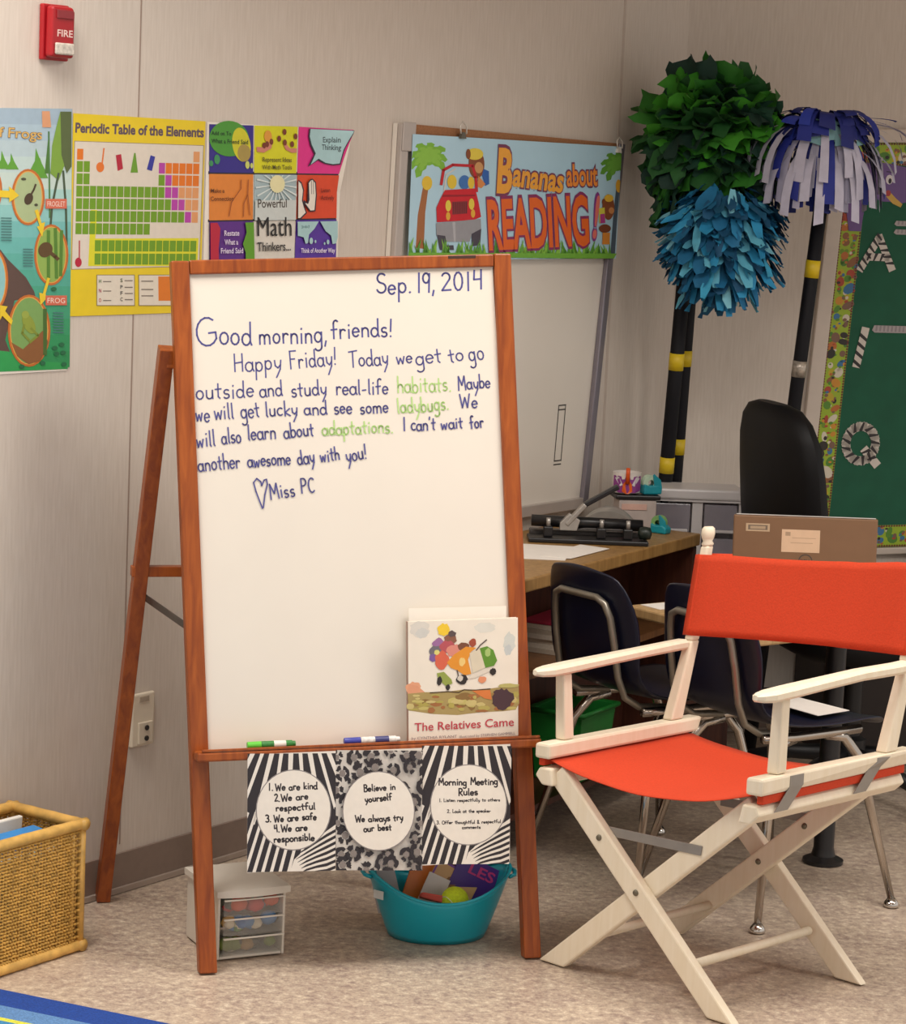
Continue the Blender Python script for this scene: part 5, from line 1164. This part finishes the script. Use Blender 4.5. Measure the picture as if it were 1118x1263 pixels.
dispenser('tape_dispenser', 'teal tape dispenser with green roll at the end of the desk', (.565, 6.765, .6905), rad(-35), .78, '7fae6a')
o = tag(MB().box((0, 0, .022), (.03, .02, .042), mat('d6cec6', .4)).build('eraser', bevel=.003), 'small white block standing on the desk behind the punch lever', 'eraser'); o.location = (.425, 6.645, .6905)

# ------------------------------------------------------------------ low cabinet in the corner with white drawer bins on top
T = thing('low_cabinet', 'low dark cabinet in the corner under the white plastic drawers', 'cabinet', (.668, 7.04, 0), rad(3))
MB().box((0, 0, .281), (.265, .150, .558), Mredw).build('carcass', T, bevel=.003)
MB().box((0, -.0795, .281), (.25, .008, .52), Mredw).build('door', T, bevel=.003)
T = thing('drawer_chest', 'white plastic drawer chest with cloudy windows behind the desk', 'drawers', (.668, 7.04, .5605), rad(3))
Mwh = mat('c9c4c4', .35, var=.02); Mcw = mat('a39da6', .12, alpha=.55, var=.1, scale=12)
MB().box((0, .0, .214), (.285, 0.160, .030), Mwh).build('lid', T, bevel=.006)
MB().box((0, .0, .196), (.275, 0.150, .006), Mwh).build('top_rail', T)
MB().box((0, .072, .098), (.27, .006, .190), Mwh).build('back_panel', T)
for x in (-.133, .012, .133): MB().box((x, 0, .098), (.030 if x == .012 else .010, 0.138, .190), Mwh).build('upright', T, bevel=.002)
for x, w_ in ((-.0655, .122), (.0775, .098)):
    for z, h_ in ((.052, .084), (.146, .086)):
        q = MB().box((x, -.066, z), (w_-.006, .004, h_-.006), Mcw).build('drawer', T, bevel=.002)
        MB().box((x, -.0745, z-h_/2+.009), (w_-.02, .012, .008), Mwh).build('drawer_lip', q, bevel=.002)
for i, (x, z, hx, lab) in enumerate(((.078, .010, '7a4a96', 'purple craft supplies inside the lower right white plastic drawer'),)):
    o = tag(MB().box((0, 0, .022), (.085, .08, .044), mat(hx, .5, var=.2, scale=40)).build('craft_packet', bevel=.004), lab, 'craft supplies'); o.location = Vector((.668, 7.04, .5605))+Vector((x, -.01, z+.003))

# ------------------------------------------------------------------ low work table with laptop, papers, chairs
TF = Vector((.79, .61, 0)).normalized(); TL_ = Vector((-TF.y, TF.x, 0)); TA0 = Vector((.455, 5.965, 0)); TZ = math.atan2(TF.y, TF.x)-pi/2
def on_table(l, f, z): return TA0+TL_*l+TF*f+Vector((0, 0, z))
T = thing('work_table', 'tan topped low table behind the orange director chair', 'table', TA0, TZ)
# local x runs to the right along the near edge, y away from it
MB().box((.180, .25, .607), (.44, .50, .026), wood('a8865a', 'b89464', 'c4a274', .4)).build('tabletop', T, bevel=.005)
b = MB(); b.lathe([(.05, .002), (.05, .010), (.03, .020), (.025, .04), (.025, .593)], Mbk, 24, (.27, .41, 0), capt=True); b.build('pedestal', T, True, angle=40)
p = [(-.025, .03), (.045, .03), (.045, .27), (-.02, .27)]
loose('paper_sheet', 'white paper at the left corner of the low table between the student chairs', [tuple(on_table(-x, y, 0)[:2]) for x, y in p], .6205)
T = thing('laptop', 'open silver laptop with stickers on its lid facing away', 'laptop', (.845, 5.935, .6205), rad(3))
Mlp = mat('7d5d43', .42, .2, var=.03)  # brown base colour paints the warm room reflected in the silver casing
MB().box((0, .12, .010), (.345, .235, .016), Mlp).build('base', T, bevel=.004)
lm = Matrix.Rotation(rad(-6), 3, 'X')
b = MB(); b.box((0, 0, .1175), (.348, .008, .235), Mlp); b.map(lambda v: lm @ v + Vector((0, -.005, .006))); lid = b.build('lid', T, bevel=.004, segs=3)
b = MB(); b.box((0, .0046, .122), (.325, .001, .205), mat('101014', .15)); b.map(lambda v: lm @ v + Vector((0, -.005, .006))); b.build('screen', T)
b = MB(); b.box((0, .0, .2362), (.336, .0075, .002), mat('d6d2cc', .3, .5)); b.map(lambda v: lm @ v + Vector((0, -.005, .006))); b.build('bright_edge', T)
la = Art([(0, 0), (1, 0), (1, 1), (0, 1)], [(-.174, .235), (.174, .235), (.174, 0), (-.174, 0)]); la.base = .0041
la.rect(.085, .085, .25, .165, 'b59a7c'); la.rect(.10, .10, .235, .15, '6f5f50'); la.rect(.115, .112, .22, .14, 'a58d72')
la.rect(.335, .135, .60, .365, 'cfae90'); la.rect(.36, .16, .395, .20, 'a58a70'); la.stroke([[(.41, .22), (.57, .22)], [(.40, .27), (.55, .27)]], .008, 'b3957a')
la.many([[p0, p1, q1, q0] for p0, p1, q0, q1 in [(ell(.505, .455, .050, .074)[i], ell(.505, .455, .050, .074)[(i+1) % 28], ell(.505, .455, .042, .062)[i], ell(.505, .455, .042, .062)[(i+1) % 28]) for i in range(28)]], '4a3d34')
la.text('DELL', (.468, .475), (.542, .475), .042, '4a3d34', .01)
la.mb.map(lambda v: lm @ v + Vector((0, -.005, .006))).build('lid_stickers', T)
# ---- binder beside the laptop on the counter by the board
T = thing('side_counter', 'low white counter against the right wall under the bulletin board', 'counter', on_right(.90, 0, .20), RA)
MB().box((0, 0, .505), (.98, .36, .03), mat('b9b0aa', .4)).build('countertop', T, bevel=.003)
MB().box((0, .01, .244), (.94, .32, .486), mat('2c221e', .6)).build('carcass', T, bevel=.002)
T = thing('binder', 'navy binder topped with pale papers on the counter right of the laptop', 'binder', on_right(.87, .5205, .19), RA)
MB().box((0, 0, .018), (.26, .22, .034), mat('1c2240', .35)).build('cover', T, bevel=.003)
MB().box((0, 0, .044), (.25, .21, .016), mat('b5afb0', .7)).build('paper_block', T, bevel=.001)

# ---- student chairs
Mnv = mat('10142a', .32, var=.1, scale=12); Mchr = mat('b9b0a6', .14, 1., var=.04); Mglide = mat('c9c4be', .12, 1.)
def student_chair():
    t = thing('student_chair', '', 'chair', (0, 0, 0), 0, 'navy student chairs at the low table')
    prof = [(-.262, .752), (-.258, .735), (-.246, .69), (-.234, .64), (-.222, .58), (-.210, .53), (-.192, .485), (-.16, .455), (-.11, .440), (-.04, .434), (.04, .434), (.11, .438), (.16, .438), (.19, .428), (.205, .412)]
    hw = [x*.90 for x in (.105, .140, .168, .183, .188, .182, .178, .184, .195, .202, .204, .203, .198, .185, .160)]
    g = []
    for i, ((y, z), w) in enumerate(zip(prof, hw)):
        back = max(0, min(1, (z-.47)/.15)); row = []
        for u in np.linspace(-1, 1, 13):
            row.append((w*u, y+.035*back*u*u*(w/.188)**2, z+(1-back)*.012*abs(u)**3-(.012*u*u if i == 0 else 0)))
        g.append(row)
    b = MB(); b.grid(g, Mnv); b.build('seat_shell', t, True, solid=.007, subs=1)
    loop = [(-.112, -.06, .418), (-.112, -.15, .426), (-.111, -.195, .452), (-.110, -.217, .50), (-.108, -.232, .58), (-.102, -.243, .64), (-.090, -.252, .672), (-.066, -.256, .684), (.066, -.256, .684), (.090, -.252, .672), (.102, -.243, .64), (.108, -.232, .58), (.110, -.217, .50), (.111, -.195, .452), (.112, -.15, .426), (.112, -.06, .418)]
    b = MB(); b.tube(loop, .0085, mat('8f887c', .35, .6), 10); b.build('back_frame', t, True)
    for s_ in (-1, 1):
        b = MB(); b.tube([(s_*.125, -.15, .415), (s_*.128, -.06, .412), (s_*.128, .06, .412), (s_*.125, .15, .412)], .011, Mchr, 10); b.build('seat_tube', t, True)
        for yy in (-1, 1):
            b = MB(); b.tube([(s_*.120, yy*.05, .406), (s_*.128, yy*.10, .398), (s_*.146, yy*.135, .35), (s_*.205, yy*.208, .022)], [.0115, .0125, .0120, .0085], Mchr, 12); lg = b.build('leg', t, True)
            b = MB(); b.lathe([(.017, .002), (.019, .006), (.016, .013), (.009, .022)], Mglide, 16, (s_*.206, yy*.209, 0), capt=True); b.build('foot_glide', lg, True)
    return t
sc1 = student_chair()
def copy_tree(o, parent=None):
    c = o.copy(); COL.objects.link(c)
    if parent: c.parent = parent
    for ch in list(o.children): copy_tree(ch, c)
    return c
sc2 = copy_tree(sc1)
sc1.location = (.508, 5.915, 0); sc1.rotation_euler.z = rad(-54); sc1['label'] = 'navy student chair nearer the desk, its steel back loop facing the easel'
sc2.location = (.762, 5.685, 0); sc2.rotation_euler.z = rad(-54); sc2['label'] = 'navy student chair directly behind the orange director chair'
P_ = sc2.location; loose('paper_sheet', 'white paper lying on the seat of the chair behind the director chair', [tuple((P_+Matrix.Rotation(rad(-54), 3, 'Z') @ Vector(q))[:2]) for q in ((-.05, .02, 0), (.12, .02, 0), (.11, .13, 0), (-.05, .12, 0))], .452)

# ---- black office chair
T = thing('office_chair', 'black padded swivel office chair with rounded tall back by the bulletin board', 'chair', (1.105, 6.70, 0), rad(-75))
Mvn = mat('0a090b', .5, var=.1, scale=18, spec=.22); Mpl = mat('121113', .45)
def pad(secs, name, n=28):      # secs: (z, ycentre, half width, half thickness)
    g = []
    for z, yc, w, t_ in secs:
        g.append([(w*abs(cos(a_))**.75*(1 if cos(a_) > 0 else -1), yc+t_*abs(sin(a_))**.8*(1 if sin(a_) > 0 else -1)+.05*(w*cos(a_)/.25)**2*.5, z) for a_ in np.linspace(0, 2*pi, n+1)])
    b = MB(); b.grid(g, Mvn); b.add(g[0][:n], [tuple(range(n-1, -1, -1))], Mvn); b.add(g[-1][:n], [tuple(range(n))], Mvn); return b.build(name, T, True)
pad([(.50, -.20, .19, .03), (.52, -.20, .215, .055), (.60, -.215, .23, .066), (.70, -.235, .238, .066), (.80, -.250, .240, .062), (.90, -.262, .238, .058), (.98, -.272, .225, .054), (1.03, -.278, .195, .048), (1.06, -.281, .150, .038), (1.072, -.283, .09, .02)], 'backrest')
b = MB(); g = [[(.25*abs(cos(a_))**.6*(1 if cos(a_) > 0 else -1)*k, .03+.24*abs(sin(a_))**.6*(1 if sin(a_) > 0 else -1)*k, z) for a_ in np.linspace(0, 2*pi, 29)] for z, k in ((.40, .9), (.42, 1), (.47, 1), (.492, .93), (.50, .7))]
b.grid(g, Mvn); b.add(g[0][:28], [tuple(range(27, -1, -1))], Mvn); b.add(g[-1][:28], [tuple(range(28))], Mvn); b.build('seat', T, True)
b = MB(); b.lathe([(.045, .10), (.045, .16), (.028, .17), (.028, .395)], Mpl, 20, capt=True); b.build('gas_column', T, True, angle=40)
b = MB(); b.bar((0, -.10, .405), (0, -.19, .42), .07, .02, Mpl, (1, 0, 0)); b.bar((0, -.19, .42), (0, -.265, .62), .07, .018, Mpl, (1, 0, 0)); b.build('back_bracket', T, bevel=.004)
for s_ in (-1, 1):
    b = MB(); b.tube([(s_*.24, .10, .43), (s_*.30, .09, .47), (s_*.305, .08, .60), (s_*.30, .05, .655)], .014, Mpl, 8); ar_ = b.build('arm_support', T, True)
    MB().box((s_*.30, -.02, .672), (.06, .26, .03), Mpl).build('armrest', ar_, bevel=.012, segs=3)
for k in range(5):
    a_ = rad(18+72*k); d_ = Vector((cos(a_), sin(a_), 0))
    b = MB(); b.tube([d_*.03+Vector((0, 0, .115)), d_*.16+Vector((0, 0, .105)), d_*.300+Vector((0, 0, .072))], [.026, .022, .016], Mpl, 8); lg = b.build('base_spoke', T, True)
    b = MB(); nn = Vector((-d_.y, d_.x, 0))
    for s_ in (-1, 1):
        c_ = d_*.302+nn*s_*.014+Vector((0, 0, .0285)); b.tube([c_-nn*.009, c_+nn*.009], .0275, mat('0c0c0d', .35), 20)
    b.tube([d_*.302+Vector((0, 0, .028)), d_*.302+Vector((0, 0, .066))], .012, Mpl, 8); b.build('caster', lg, True, angle=40)
